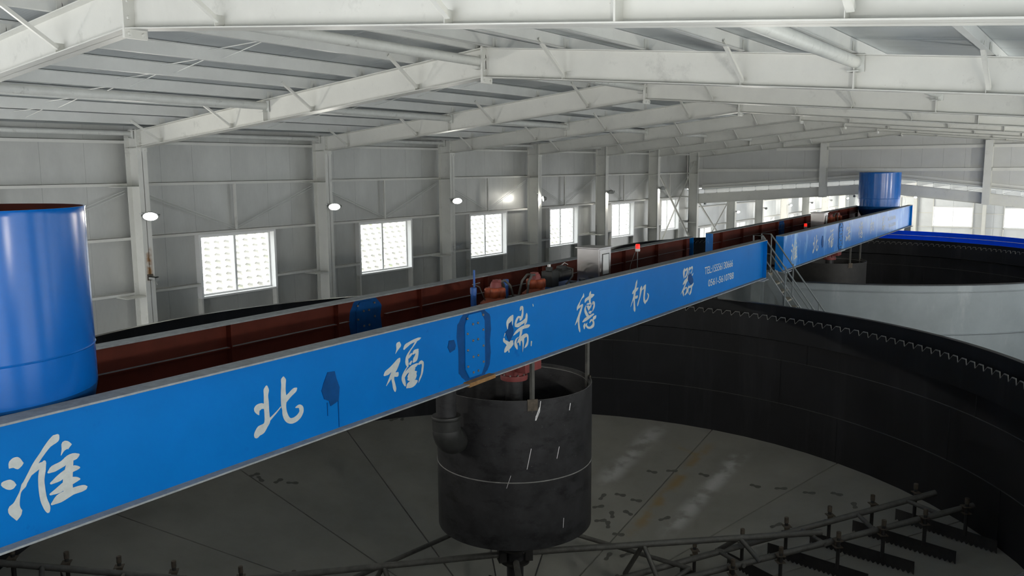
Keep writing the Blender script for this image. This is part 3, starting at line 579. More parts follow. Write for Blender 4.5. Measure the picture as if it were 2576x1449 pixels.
# painted brush characters: ribbons in millimetres about a centre (y, z) on the girder web
GLYPH = {
'huai':(-8673,7437,[
"-278 149 -282 154 -273 149 -282 160 -259 149 -282 175 -247 147 -281 191 -239 142 -275 207 -234 136 -263 219 -228 132 -250 227 -223 129 -237 231 -219 126 -222 231 -214 125 -210 229 -206 125 -200 224 -198 129 -191 215 -190 135 -183 204 -181 141 -178 193 -175 147 -174 185 -170 153 -170 177 -166 160 -166 169 -163 162 -163 166",
"-353 30 -349 50 -340 8 -331 58 -331 0 -321 58 -323 -9 -311 59 -313 -17 -303 59 -303 -23 -295 59 -294 -27 -287 58 -285 -30 -278 55 -276 -30 -269 49 -267 -29 -261 42 -258 -26 -253 34 -251 -20 -247 24 -245 -13 -242 13 -238 -6 -238 3 -235 -5 -235 -1",
"135 331 145 320 119 332 145 303 109 331 144 292 99 332 141 279 89 329 131 266 74 318 111 256 54 301 88 248 33 280 65 238 12 257 44 221 -8 233 22 200 -28 208 1 178 -49 185 -21 154 -71 161 -42 129 -91 137 -60 106 -107 115 -76 85 -121 93 -91 65 -135 72 -106 44 -150 49 -122 22 -165 26 -138 0 -178 7 -151 -18 -186 -2 -156 -29 -191 -6 -159 -36 -196 -13 -164 -44 -201 -27 -176 -53 -207 -45 -190 -62 -214 -63 -201 -74 -222 -78 -208 -88 -231 -92 -212 -105 -240 -106 -216 -123 -251 -121 -220 -143 -261 -137 -223 -163 -273 -150 -224 -184 -288 -158 -221 -205 -306 -167 -214 -223 -318 -189 -208 -230 -318 -216 -208 -235 -310 -237 -212 -247 -301 -251 -217 -265 -291 -265 -227 -280 -279 -280 -239 -291 -267 -297 -251 -301 -262 -304 -256 -306",
"-129 32 -132 36 -124 31 -131 42 -105 41 -118 59 -86 51 -104 76 -69 59 -90 91 -53 67 -77 104 -40 74 -64 115 -28 79 -48 123 -16 84 -31 127 -4 89 -15 127 10 93 0 127 18 105 13 119",
"2 137 12 131 -10 132 17 117 -21 115 14 94 -33 97 11 72 -43 75 8 48 -51 48 2 23 -57 18 -5 -5 -61 -14 -10 -32 -63 -46 -11 -60 -64 -78 -10 -89 -64 -108 -9 -119 -63 -139 -7 -148 -61 -169 -5 -176 -58 -200 -1 -202 -52 -230 5 -226 -44 -256 13 -250 -38 -276 18 -274 -32 -290 19 -293 -27 -302 16 -306 -20 -315 13 -319 -9 -329 5 -331",
"145 136 143 136 146 136 143 138 157 149 147 156 168 162 152 174 180 172 155 192 195 177 155 212 210 177 156 233 216 173 166 251 212 173 188 257 213 178 205 251 220 184 216 244 226 190 225 236 232 196 233 226 239 202 240 217 244 205 245 211",
"23 15 19 22 31 12 22 29 48 12 32 43 65 11 42 57 83 11 59 69 106 16 84 76 133 24 112 80 161 32 136 86 186 42 155 96 208 52 175 110 224 58 197 121 239 60 221 126 256 62 242 127 273 65 257 125 285 72 270 122 293 80 281 116 301 89 293 111 306 96 303 106",
"35 -86 32 -79 43 -90 35 -72 70 -89 56 -58 97 -88 77 -43 123 -84 96 -31 146 -75 116 -20 166 -64 136 -10 185 -55 158 -1 205 -48 180 7 225 -42 203 14 241 -38 223 18 252 -36 242 18 260 -35 256 15 270 -34 267 10 279 -31 277 5 286 -29 286 -1 294 -26 294 -7 300 -22 300 -14",
"23 -179 20 -172 30 -184 24 -165 58 -186 47 -154 86 -188 69 -143 113 -187 89 -132 138 -179 107 -122 159 -169 126 -111 178 -161 148 -101 198 -154 170 -92 218 -149 192 -85 234 -145 214 -82 246 -141 234 -83 258 -138 251 -88 268 -135 265 -94 275 -132 275 -100 280 -130 282 -106 287 -129 288 -111 293 -125 294 -118",
"28 -271 24 -264 36 -274 27 -256 62 -274 43 -237 88 -275 59 -217 112 -274 78 -201 132 -270 99 -192 150 -265 120 -187 169 -259 141 -184 188 -253 162 -181 206 -247 184 -180 225 -242 207 -179 248 -241 233 -178 273 -241 260 -178 295 -241 283 -179 313 -239 301 -181 326 -236 316 -184 337 -233 327 -188 343 -228 335 -192 346 -223 339 -197 348 -217 344 -202 352 -212 350 -206",
"220 99 238 90 202 91 247 68 189 60 243 33 175 30 238 -2 164 -2 234 -35 154 -33 230 -67 146 -65 227 -97 140 -98 224 -126 138 -132 223 -154 139 -164 222 -184 140 -195 222 -215 164 -231 197 -239",
]),
'bei':(-6144,7450,[
"-158 249 -147 246 -168 243 -140 236 -178 233 -134 220 -188 223 -127 205 -196 210 -124 189 -198 193 -128 172 -197 173 -134 155 -197 150 -139 137 -198 128 -139 116 -199 104 -137 93 -200 81 -135 68 -201 55 -135 41 -202 28 -135 14 -202 0 -135 -13 -202 -28 -135 -41 -201 -56 -133 -69 -201 -82 -132 -95 -201 -104 -129 -116 -202 -120 -127 -138 -204 -132 -129 -161 -206 -143 -138 -180 -210 -153 -152 -195 -220 -161 -167 -211 -240 -165 -183 -230 -268 -167 -200 -250 -293 -173 -216 -264 -311 -186 -236 -272 -325 -202 -257 -276 -338 -219 -272 -278 -347 -235 -280 -281 -351 -249 -287 -286 -352 -260 -296 -293 -344 -285 -321 -298",
"-169 30 -173 7 -190 54 -199 -2 -209 61 -218 3 -232 70 -232 6 -262 73 -238 5 -291 69 -245 1 -316 59 -254 -5 -335 36 -256 -4 -332 5 -261 -1 -317 -17 -265 -13 -302 -32 -267 -27 -292 -42 -269 -35 -282 -48 -269 -42 -273 -52 -268 -50 -270 -53 -268 -53",
"-138 -146 -146 -137 -124 -149 -145 -126 -92 -128 -110 -108 -60 -106 -76 -90 -31 -87 -45 -73 -8 -69 -20 -58 12 -54 1 -44 31 -39 21 -30 31 -34 27 -30",
"78 298 86 297 71 294 92 289 61 287 101 279 52 280 109 268 45 270 115 255 44 253 114 238 45 233 111 218 46 212 108 197 43 191 106 175 40 168 104 152 37 142 104 128 35 115 106 102 33 87 110 73 32 61 111 44 31 33 109 14 31 4 105 -13 32 -22 102 -36 35 -43 101 -52 40 -59 101 -65 43 -75 103 -81 43 -94 107 -102 43 -116 113 -123 46 -139 119 -140 53 -162 126 -156 63 -185 134 -171 77 -207 141 -181 95 -227 148 -188 118 -244 153 -193 146 -257 158 -195 175 -264 166 -198 202 -264 180 -199 228 -261 196 -199 253 -254 213 -196 277 -243 232 -190 299 -231 249 -183 317 -214 264 -173 332 -196 278 -161 344 -176 286 -149 350 -154 287 -137 351 -132 284 -124 345 -110 282 -117 330 -90 283 -116 308 -76 285 -116 284 -70 284 -112 264 -73 275 -107 247 -80 257 -103 232 -87 237 -99 229 -91 231 -96",
"264 131 269 124 253 133 267 117 240 135 264 107 226 136 260 98 210 133 252 88 191 125 234 77 169 112 212 66 148 99 191 55 125 86 170 42 102 73 149 28 83 60 132 16 69 49 120 7 61 38 111 0 53 28 100 -8 55 6 74 -9",
]),
'fu':(-4067,7472,[
"-163 180 -164 181 -161 181 -165 182 -145 194 -156 200 -128 208 -148 218 -111 222 -142 236 -91 235 -141 255 -72 248 -143 275 -57 260 -144 292 -50 271 -142 302 -48 281 -138 310 -50 288 -131 317 -55 296 -119 322 -62 306 -105 324 -70 316 -91 325 -73 323 -82 327",
"-384 -63 -393 -54 -369 -65 -391 -44 -348 -65 -383 -31 -326 -65 -375 -17 -303 -62 -360 -4 -277 -52 -335 7 -249 -39 -304 17 -220 -26 -275 28 -193 -15 -250 40 -165 -4 -227 52 -138 11 -205 64 -113 30 -180 78 -91 52 -153 94 -76 71 -130 106 -70 84 -115 111 -70 93 -105 113 -70 102 -93 115 -72 111 -82 116",
"-87 91 -75 85 -101 90 -71 74 -129 68 -89 46 -157 45 -107 17 -182 24 -125 -9 -204 5 -143 -31 -224 -13 -162 -50 -243 -34 -181 -69 -260 -56 -202 -88 -275 -79 -225 -107 -291 -105 -251 -128 -310 -134 -281 -152 -332 -165 -314 -176 -353 -197 -347 -201 -352 -199 -350 -201",
"-223 -50 -195 -59 -248 -60 -178 -81 -249 -82 -187 -101 -251 -104 -195 -119 -251 -128 -199 -137 -247 -153 -196 -157 -241 -177 -189 -180 -236 -199 -181 -203 -232 -223 -174 -227 -228 -246 -167 -252 -222 -267 -163 -273 -215 -282 -165 -288 -206 -294 -170 -299 -198 -307 -176 -310 -190 -314 -181 -315",
"-204 -105 -213 -89 -180 -115 -201 -75 -164 -119 -191 -68 -145 -124 -184 -61 -125 -121 -181 -58 -113 -110 -172 -60 -111 -96 -155 -62 -111 -83 -137 -63 -111 -72 -121 -64",
"1 204 -8 209 14 204 -11 219 34 214 -3 235 53 222 5 253 70 229 22 269 90 238 49 280 112 247 80 286 139 256 112 292 169 262 145 299 204 266 180 305 236 269 213 310 265 273 243 313 292 277 271 315 315 282 295 316 330 289 313 314 340 297 330 311 350 304 347 308 351 306 349 308",
"249 285 261 278 233 284 264 267 217 265 244 250 201 247 223 234 183 229 202 216 160 211 178 199 135 193 153 182 112 176 131 164 89 158 114 144 68 140 100 124 51 122 91 105 38 103 85 87 30 83 83 69 25 64 83 51 22 44 84 34 23 25 86 17 26 7 87 2 35 -8 87 -9 46 -21 85 -19 56 -32 84 -31 68 -39 79 -38",
"82 72 71 80 98 71 70 91 111 78 81 100 123 85 91 108 135 92 103 116 146 99 115 123 157 106 128 129 167 114 141 134 168 124 157 133",
"175 109 166 115 187 109 166 124 207 113 173 137 226 116 181 151 242 120 197 163 257 128 222 168 274 139 250 168 292 150 277 168 296 158 290 165",
"254 159 278 154 234 150 294 136 231 131 291 116 228 113 288 96 221 96 283 74 208 81 276 52 191 67 266 30 179 52 252 13 175 38 230 3 173 22 206 0 170 6 183 -3 171 1 176 -2",
"109 -18 95 -9 128 -18 92 5 139 -6 106 15 150 6 120 24 161 18 135 34 159 28 148 34",
"68 -23 73 -27 61 -23 74 -31 42 -38 57 -47 23 -52 40 -62 5 -67 25 -78 -12 -83 11 -95 -28 -100 -2 -113 -42 -117 -9 -130 -52 -135 -7 -146 -58 -153 0 -162 -60 -172 6 -179 -57 -192 11 -196 -49 -213 16 -214 -40 -231 20 -232 -28 -248 21 -248 -15 -264 21 -263 -1 -279 20 -279 8 -285 16 -285",
"-19 -169 -33 -161 -1 -168 -37 -147 17 -153 -22 -129 35 -138 -7 -111 54 -125 12 -94 79 -114 37 -78 107 -104 65 -63 134 -95 91 -51 158 -90 115 -41 180 -86 137 -33 204 -80 161 -28 227 -70 190 -25 250 -58 221 -23 273 -45 253 -22 277 -36 270 -26",
"283 -50 274 -41 299 -53 276 -31 325 -49 294 -18 349 -46 315 -5 346 -46 352 -2 334 -38 388 -27 343 -47 392 -49 351 -62 392 -68 351 -79 390 -88 346 -98 386 -109 341 -118 381 -130 337 -140 376 -151 333 -161 369 -173 327 -181 360 -194 317 -199 348 -213 305 -216 334 -231 293 -234 319 -247 285 -253 306 -263 278 -273 291 -278 271 -292 277 -294 272 -294 275 -295",
"60 -179 53 -171 74 -182 56 -163 105 -186 68 -145 136 -190 81 -127 161 -193 98 -113 181 -191 120 -106 199 -187 142 -104 216 -179 163 -105 228 -168 184 -109 237 -155 207 -116 245 -141 230 -123 249 -134 243 -127",
"110 -138 83 -114 155 -145 87 -84 175 -133 110 -76 194 -122 133 -67 205 -113 158 -61 204 -107 183 -63 205 -100 199 -71 213 -93 210 -80 219 -90 217 -84",
"56 -211 51 -194 79 -224 68 -183 110 -234 95 -178 147 -244 117 -172 190 -243 125 -167 220 -226 133 -164 233 -205 152 -156 242 -187 175 -146 236 -161 209 -145",
"31 -316 26 -311 40 -317 27 -305 68 -320 31 -287 95 -325 37 -268 118 -327 52 -251 142 -327 77 -241 169 -323 106 -234 195 -316 135 -232 216 -305 164 -233 234 -291 196 -238 252 -277 228 -243 260 -264 250 -250",
"111 -220 125 -217 109 -234 144 -224 113 -246 160 -233 116 -259 176 -242 119 -272 191 -251 159 -286 188 -278",
]),
'rui':(-1362,7490,[
"-157 269 -148 265 -169 268 -145 258 -198 262 -144 238 -226 256 -144 217 -250 250 -155 197 -273 240 -180 181 -299 226 -209 169 -322 207 -231 160 -335 187 -248 152 -340 167 -264 143 -340 145 -278 131 -334 120 -286 113 -325 94 -292 90 -315 69 -297 67 -309 65 -302 64",
"-161 254 -152 252 -168 251 -146 247 -173 226 -146 221 -178 202 -147 196 -182 176 -150 170 -184 148 -157 143 -184 119 -167 115 -185 89 -176 87 -183 87 -179 86",
"-417 -51 -401 -53 -428 -57 -388 -62 -431 -72 -381 -78 -434 -88 -374 -92 -428 -108 -367 -98 -407 -127 -362 -98 -386 -139 -348 -102 -374 -146 -322 -113 -360 -159 -294 -129 -334 -181 -276 -138 -278 -202 -284 -136 -225 -199 -284 -135 -193 -187 -259 -130 -173 -176 -230 -126 -163 -166 -205 -126 -156 -156 -184 -130 -149 -146 -163 -133 -147 -140 -152 -135",
"-181 -148 -147 -172 -233 -143 -148 -201 -267 -155 -176 -218 -302 -167 -204 -235 -332 -179 -231 -249 -355 -192 -259 -259 -374 -207 -286 -266 -390 -222 -309 -271 -400 -238 -330 -276 -403 -254 -350 -281 -406 -269 -371 -286 -403 -280 -389 -287",
"-289 -139 -284 -140 -293 -141 -280 -143 -293 -167 -275 -170 -293 -193 -270 -196 -293 -219 -266 -223 -292 -245 -263 -249 -291 -271 -260 -275 -289 -297 -258 -302 -280 -305 -267 -307",
"-376 19 -367 17 -384 18 -363 10 -393 1 -375 -5 -402 -16 -386 -21 -411 -33 -398 -37 -408 -36 -403 -38",
"-193 -12 -186 -15 -200 -14 -182 -19 -212 -39 -195 -44 -225 -63 -208 -69 -238 -88 -221 -94 -234 -93 -227 -95",
"45 298 37 300 52 299 34 305 65 308 33 318 78 316 33 331 90 323 36 343 103 331 43 357 112 336 57 371 72 341 118 368 71 342 136 344 84 324 139 321 92 302 139 297 92 278 140 271 86 252 139 242 77 230 134 214 63 213 123 191 44 197 108 171 31 184 93 156 26 174 77 149 25 167 60 146 23 158 46 145 24 151 33 145",
"82 188 71 176 70 205 42 176 50 213 23 185 23 222 10 191 -15 226 10 193 -43 216 1 189 -63 201 -15 178 -80 185 -29 165 -93 167 -42 149 -104 147 -53 132 -111 128 -61 115 -114 111 -66 101 -112 95 -68 88 -111 80 -70 73 -99 70 -82 67",
"-107 72 -112 83 -87 64 -100 91 -63 58 -82 98 -36 51 -66 104 -4 50 -50 109 29 55 -24 113 60 65 10 116 89 74 44 121 122 80 77 127 157 87 108 134 190 97 133 141 215 109 155 148 236 124 174 155 250 142 187 163 257 162 194 176 258 183 196 193 256 199 199 209 253 211 207 221 248 222 215 229 243 233 224 237 238 238 231 239",
"171 52 163 56 181 54 159 62 201 65 165 79 220 77 171 96 236 92 177 111 244 109 185 126 248 128 194 142 251 145 204 157 240 157 221 162",
"-154 -61 -157 -59 -148 -62 -157 -56 -116 -55 -139 -39 -84 -48 -120 -23 -51 -40 -97 -7 -16 -30 -67 8 19 -19 -31 22 54 -11 8 34 90 -6 49 42 128 -3 92 48 164 -1 133 51 200 -2 175 53 236 -4 212 53 272 -3 241 52 297 3 261 49 312 12 282 46 324 21 305 42 330 29 322 38",
"50 18 83 12 25 6 107 -8 27 -16 103 -29 30 -38 98 -52 30 -57 89 -74 24 -74 73 -92 15 -92 54 -108 5 -110 35 -123 10 -119 22 -124",
"0 -107 4 -111 -9 -105 3 -116 -31 -109 -17 -122 -55 -113 -36 -129 -78 -121 -49 -137 -98 -134 -60 -150 -114 -150 -67 -166 -125 -170 -68 -182 -128 -193 -60 -199 -125 -216 -47 -219 -116 -237 -36 -239 -101 -257 -34 -258 -81 -276 -34 -276 -61 -295 -35 -294 -50 -300 -40 -300",
"-42 -199 -48 -196 -34 -200 -48 -191 -1 -194 -37 -172 32 -188 -24 -152 63 -183 -4 -135 94 -175 24 -120 125 -167 57 -109 157 -158 91 -100 189 -149 127 -92 215 -141 168 -85 216 -137 222 -88 207 -130 268 -114 221 -140 278 -139 234 -157 281 -161 238 -176 283 -183 237 -198 282 -208 231 -219 278 -231 220 -236 272 -253 206 -252 264 -274 193 -266 248 -291 182 -280 224 -303 170 -295 196 -311 158 -310 170 -317 159 -314 163 -317",
"9 -162 35 -166 -9 -173 56 -182 1 -198 51 -205 11 -224 45 -229 21 -250 40 -252 27 -254 35 -255",
"92 -142 125 -145 71 -156 153 -164 81 -178 151 -186 91 -201 150 -208 99 -224 147 -232 103 -250 141 -258 104 -278 135 -284 104 -304 128 -309 104 -326 122 -330 104 -347 116 -350 103 -369 110 -370 105 -370 107 -371",
"404 361 413 361 399 357 421 356 403 345 425 344 407 332 429 332 411 320 433 319 419 315 428 315",
"359 -234 375 -238 347 -239 386 -248 345 -263 379 -271 344 -288 373 -294 342 -312 367 -318 349 -319 359 -321",
]),
'de':(808,7470,[
"-84 337 -78 336 -89 336 -74 333 -100 319 -67 314 -111 303 -60 293 -121 292 -62 275 -124 288 -78 264 -132 282 -97 262 -148 271 -116 256 -168 253 -141 242 -193 232 -170 223 -220 208 -196 200 -253 183 -216 170 -290 156 -233 137 -317 130 -250 109 -325 107 -268 91 -323 85 -288 76 -320 64 -308 61 -318 61 -313 60",
"-301 82 -310 87 -287 81 -309 94 -257 88 -289 107 -227 95 -268 120 -199 102 -241 132 -169 111 -207 140 -137 120 -169 146 -104 130 -132 152 -99 139 -110 148",
"-124 140 -109 135 -139 137 -102 126 -163 111 -118 97 -188 85 -134 68 -211 58 -150 39 -234 29 -169 9 -256 1 -189 -20 -277 -27 -210 -49 -297 -51 -230 -74 -317 -75 -252 -98 -335 -100 -277 -121 -354 -127 -309 -144 -373 -155 -345 -166 -392 -184 -380 -188 -390 -187 -386 -189",
"-266 -40 -238 -46 -289 -49 -218 -62 -291 -78 -224 -91 -292 -109 -229 -120 -292 -138 -231 -147 -289 -166 -229 -174 -285 -193 -223 -199 -280 -218 -217 -224 -274 -242 -210 -248 -268 -264 -202 -270 -260 -285 -197 -291 -249 -304 -197 -308 -236 -321 -200 -324 -223 -338 -203 -340 -216 -342 -207 -343",
"175 344 183 342 167 343 187 337 149 332 188 321 131 320 190 306 117 303 191 290 111 281 191 268 109 256 190 244 109 233 188 220 107 213 184 200 107 193 179 181 109 173 176 165 118 155 174 151 129 139 173 136 141 123 172 121 152 117 165 116",
"-32 160 -40 162 -24 162 -44 167 -2 173 -46 186 19 183 -47 206 39 188 -31 226 67 192 6 241 105 198 47 249 147 204 83 257 188 212 116 267 225 220 151 277 253 227 188 284 270 234 225 285 286 241 256 280 305 249 284 276 316 258 308 269",
"20 123 19 126 27 120 23 128 55 114 46 134 84 107 68 139 114 104 93 142 145 107 123 140 174 113 158 137 203 119 194 133 209 124 206 129",
"0 112 6 110 -6 110 9 106 -25 92 3 84 -45 72 -2 62 -58 50 0 41 -59 25 11 21 -52 -1 28 0 -40 -26 47 -21 -21 -50 66 -41 2 -74 87 -63 24 -96 110 -85 67 -111 102 -106",
"25 87 35 98 40 72 63 99 51 64 80 98 48 62 112 91 42 65 141 69 53 53 142 46 71 32 132 25 89 9 121 5 100 2 112 1",
"110 22 92 30 133 21 89 42 157 35 112 56 182 49 134 70 202 66 152 83 209 84 166 95 210 103 177 110 209 121 188 125 204 125 196 127",
"100 -16 111 -14 99 -23 125 -17 97 -33 148 -24 104 -50 161 -24 160 -68 130 -14 195 -59 131 -16 207 -43 161 -15 217 -28 193 -14 217 -20 208 -15",
"241 87 233 89 249 88 229 94 272 101 232 113 294 113 236 132 305 116 248 147 270 117 302 146 263 122 326 128 269 117 332 114 274 105 334 99 277 89 333 81 277 74 331 65 274 63 331 52 269 54 329 39 263 40 320 24 255 18 300 4 245 -9 273 -17 236 -36 246 -39 238 -39 242 -40",
"-122 -178 -131 -171 -105 -180 -129 -163 -62 -177 -104 -147 -18 -174 -78 -131 23 -170 -45 -117 62 -162 -3 -107 103 -153 43 -101 147 -142 93 -95 196 -129 149 -88 249 -115 210 -81 302 -101 271 -75 308 -90 296 -80",
"-32 -204 -24 -206 -40 -205 -20 -211 -61 -215 -17 -229 -83 -227 -14 -246 -96 -243 -14 -262 -94 -263 -22 -276 -81 -285 -35 -293 -69 -306 -48 -310 -63 -311 -54 -312",
"49 -212 56 -215 40 -212 58 -220 20 -219 47 -232 -1 -228 39 -242 -12 -244 40 -250 -3 -266 51 -261 19 -289 71 -276 49 -310 90 -286 87 -326 108 -292 130 -336 130 -296 175 -342 150 -298 219 -341 172 -294 262 -335 196 -288 298 -323 214 -281 317 -304 231 -273 322 -282 248 -262 321 -260 256 -250 316 -238 252 -236 304 -217 240 -221 287 -198 227 -210 262 -182 219 -205 224 -169 218 -204 180 -169 222 -203 156 -183 204 -206 140 -202 177 -218 126 -221 149 -231 128 -227 137 -231",
"267 -197 253 -191 285 -198 251 -182 315 -193 256 -165 345 -188 261 -149 368 -182 275 -135 379 -170 300 -129 386 -155 332 -126 393 -140 363 -124 392 -132 380 -125",
]),
'ji':(3040,7484,[
"-141 318 -136 317 -146 317 -133 314 -166 300 -133 293 -186 284 -132 273 -203 264 -135 250 -214 239 -144 225 -223 212 -155 198 -234 184 -167 170 -250 158 -177 142 -267 130 -186 113 -282 100 -195 83 -291 65 -206 50 -297 28 -216 14 -300 -7 -224 -19 -299 -38 -228 -48 -294 -66 -230 -74 -289 -94 -229 -102 -287 -125 -226 -132 -285 -156 -221 -163 -284 -185 -215 -194 -285 -213 -208 -223 -287 -240 -200 -251 -284 -264 -196 -274 -272 -283 -202 -291 -255 -298 -211 -303 -237 -314 -221 -315 -232 -317 -225 -317",
"-349 55 -360 60 -335 55 -362 66 -301 63 -351 84 -268 70 -340 101 -238 76 -320 118 -209 80 -290 131 -176 86 -258 140 -143 96 -226 146 -118 109 -190 151 -98 125 -149 154 -78 141 -107 157 -76 149 -88 155",
"-275 22 -254 16 -296 19 -243 5 -313 -10 -265 -23 -331 -39 -287 -50 -347 -65 -308 -76 -363 -89 -329 -99 -378 -111 -348 -119 -392 -132 -367 -139 -405 -151 -384 -157 -415 -170 -400 -174 -426 -188 -416 -191 -424 -190 -420 -191",
"-258 -42 -273 -24 -216 -54 -252 -10 -190 -56 -232 -6 -159 -59 -216 -2 -125 -54 -207 0 -106 -41 -190 -1 -101 -25 -162 1 -99 -11 -131 3 -101 -2 -114 3",
"71 171 79 169 62 169 84 165 40 156 92 145 17 143 99 126 0 126 100 106 -7 105 91 85 -9 80 76 63 -11 53 61 39 -16 24 46 12 -22 -7 31 -18 -30 -36 16 -46 -44 -61 1 -72 -61 -85 -15 -97 -77 -107 -29 -120 -93 -129 -42 -142 -109 -150 -54 -164 -120 -168 -66 -182 -124 -185 -77 -195 -123 -199 -89 -206 -123 -212 -101 -217 -118 -217 -109 -219",
"113 81 102 86 128 81 100 93 170 93 121 113 213 104 141 134 246 118 163 150 263 135 188 161 268 152 217 169 273 169 247 178 269 175 259 178",
"251 175 267 172 237 172 277 164 219 145 271 134 201 118 266 105 186 90 260 76 178 60 252 47 173 29 244 17 168 -1 237 -13 163 -32 230 -43 159 -64 225 -74 157 -93 226 -102 157 -118 236 -124 159 -140 252 -144 167 -160 264 -164 185 -181 266 -184 210 -201 264 -202 235 -221 263 -221 246 -226 257 -226",
"220 -203 195 -187 262 -208 199 -170 288 -199 231 -164 316 -189 260 -159 344 -176 287 -151 369 -158 315 -138 392 -138 342 -122 409 -117 362 -105 420 -97 370 -87 426 -77 370 -69 423 -58 366 -55 408 -40 360 -45 386 -27 348 -35 366 -16 334 -23 348 -12 335 -15",
]),
'qi':(5491,7464,[
"-167 321 -153 318 -182 319 -145 311 -207 303 -149 290 -232 286 -153 270 -250 265 -156 249 -257 239 -157 226 -256 211 -158 199 -251 182 -162 172 -240 152 -170 145 -225 122 -181 117 -211 91 -192 89 -205 88 -197 87",
"-191 243 -214 256 -150 238 -208 271 -110 246 -171 280 -69 254 -136 289 -33 264 -106 297 -10 277 -80 303 2 291 -54 310 12 305 -27 318 8 313 -7 318",
"-19 311 5 308 -36 305 22 299 -38 284 27 277 -41 263 31 254 -46 242 31 231 -53 221 26 208 -63 201 17 185 -77 181 -1 162 -100 161 -31 140 -129 140 -67 120 -159 119 -103 101 -153 107 -130 100",
"132 323 142 321 122 322 147 316 101 312 147 301 79 302 148 287 64 289 144 273 61 272 131 259 65 253 113 245 68 234 94 230 75 230 85 228",
"107 249 87 258 137 247 87 269 179 258 121 284 222 268 154 298 256 279 185 309 275 290 212 315 283 301 237 319 290 312 263 322 289 318 278 322",
"267 315 285 313 254 309 300 306 255 297 304 293 255 285 309 280 255 273 308 265 253 260 298 251 249 245 284 238 245 230 270 225 250 225 261 223",
"69 228 87 226 56 224 101 219 60 196 101 192 64 169 100 165 67 141 100 137 77 136 90 134",
"265 222 277 219 251 222 281 213 222 204 258 194 193 187 235 174 164 170 212 155 171 160 190 154",
"326 161 336 159 315 160 341 154 293 147 333 137 272 134 326 120 250 121 319 104 263 107 290 101",
"12 145 22 143 3 142 29 138 -12 121 32 114 -26 101 35 89 -47 84 29 65 -80 74 11 42 -122 65 -13 22 -162 52 -43 6 -195 33 -85 -9 -223 11 -135 -23 -244 -8 -177 -33 -255 -21 -204 -39 -258 -31 -225 -43 -262 -41 -245 -46 -260 -44 -253 -46",
"18 41 34 36 -4 41 38 27 -40 23 5 7 -76 5 -27 -12 -110 -15 -57 -31 -137 -37 -82 -52 -161 -59 -106 -74 -186 -81 -132 -97 -213 -103 -161 -119 -241 -126 -192 -141 -272 -152 -228 -165 -305 -181 -272 -192 -341 -214 -321 -220 -378 -246 -369 -248 -376 -247 -373 -249",
"-257 -158 -238 -159 -270 -163 -223 -167 -274 -183 -209 -189 -278 -203 -195 -211 -274 -226 -186 -233 -257 -252 -184 -257 -233 -280 -187 -283 -208 -307 -189 -309 -201 -311 -194 -311",
"-202 -178 -219 -172 -181 -178 -222 -163 -152 -166 -201 -148 -124 -154 -179 -133 -100 -146 -150 -121 -77 -143 -113 -115 -51 -140 -77 -115 -20 -138 -44 -114 -9 -130 -19 -121",
"-47 -123 -24 -125 -61 -130 -3 -134 -53 -149 4 -153 -45 -167 11 -172 -43 -184 15 -192 -50 -200 16 -212 -61 -216 13 -232 -76 -230 -1 -252 -96 -245 -29 -269 -121 -261 -65 -283 -148 -277 -99 -296 -144 -288 -125 -296",
"82 -96 92 -99 72 -98 98 -103 54 -118 94 -126 36 -138 90 -149 21 -159 86 -171 12 -179 81 -192 6 -201 76 -211 9 -223 74 -229 23 -245 76 -247 44 -266 83 -267 65 -286 90 -286 75 -290 85 -290",
"65 -156 51 -146 95 -162 59 -136 137 -163 88 -127 179 -163 116 -118 217 -162 147 -110 249 -159 182 -107 285 -153 211 -107 321 -141 238 -105 346 -121 273 -96 363 -99 314 -83 379 -77 355 -69 376 -72 367 -69",
"257 -138 277 -142 240 -142 289 -151 226 -168 280 -179 211 -195 270 -207 196 -217 261 -231 178 -233 254 -251 159 -245 249 -268 143 -258 237 -283 133 -274 216 -297 126 -292 189 -309 119 -310 162 -322 126 -318 144 -323",
]),
}
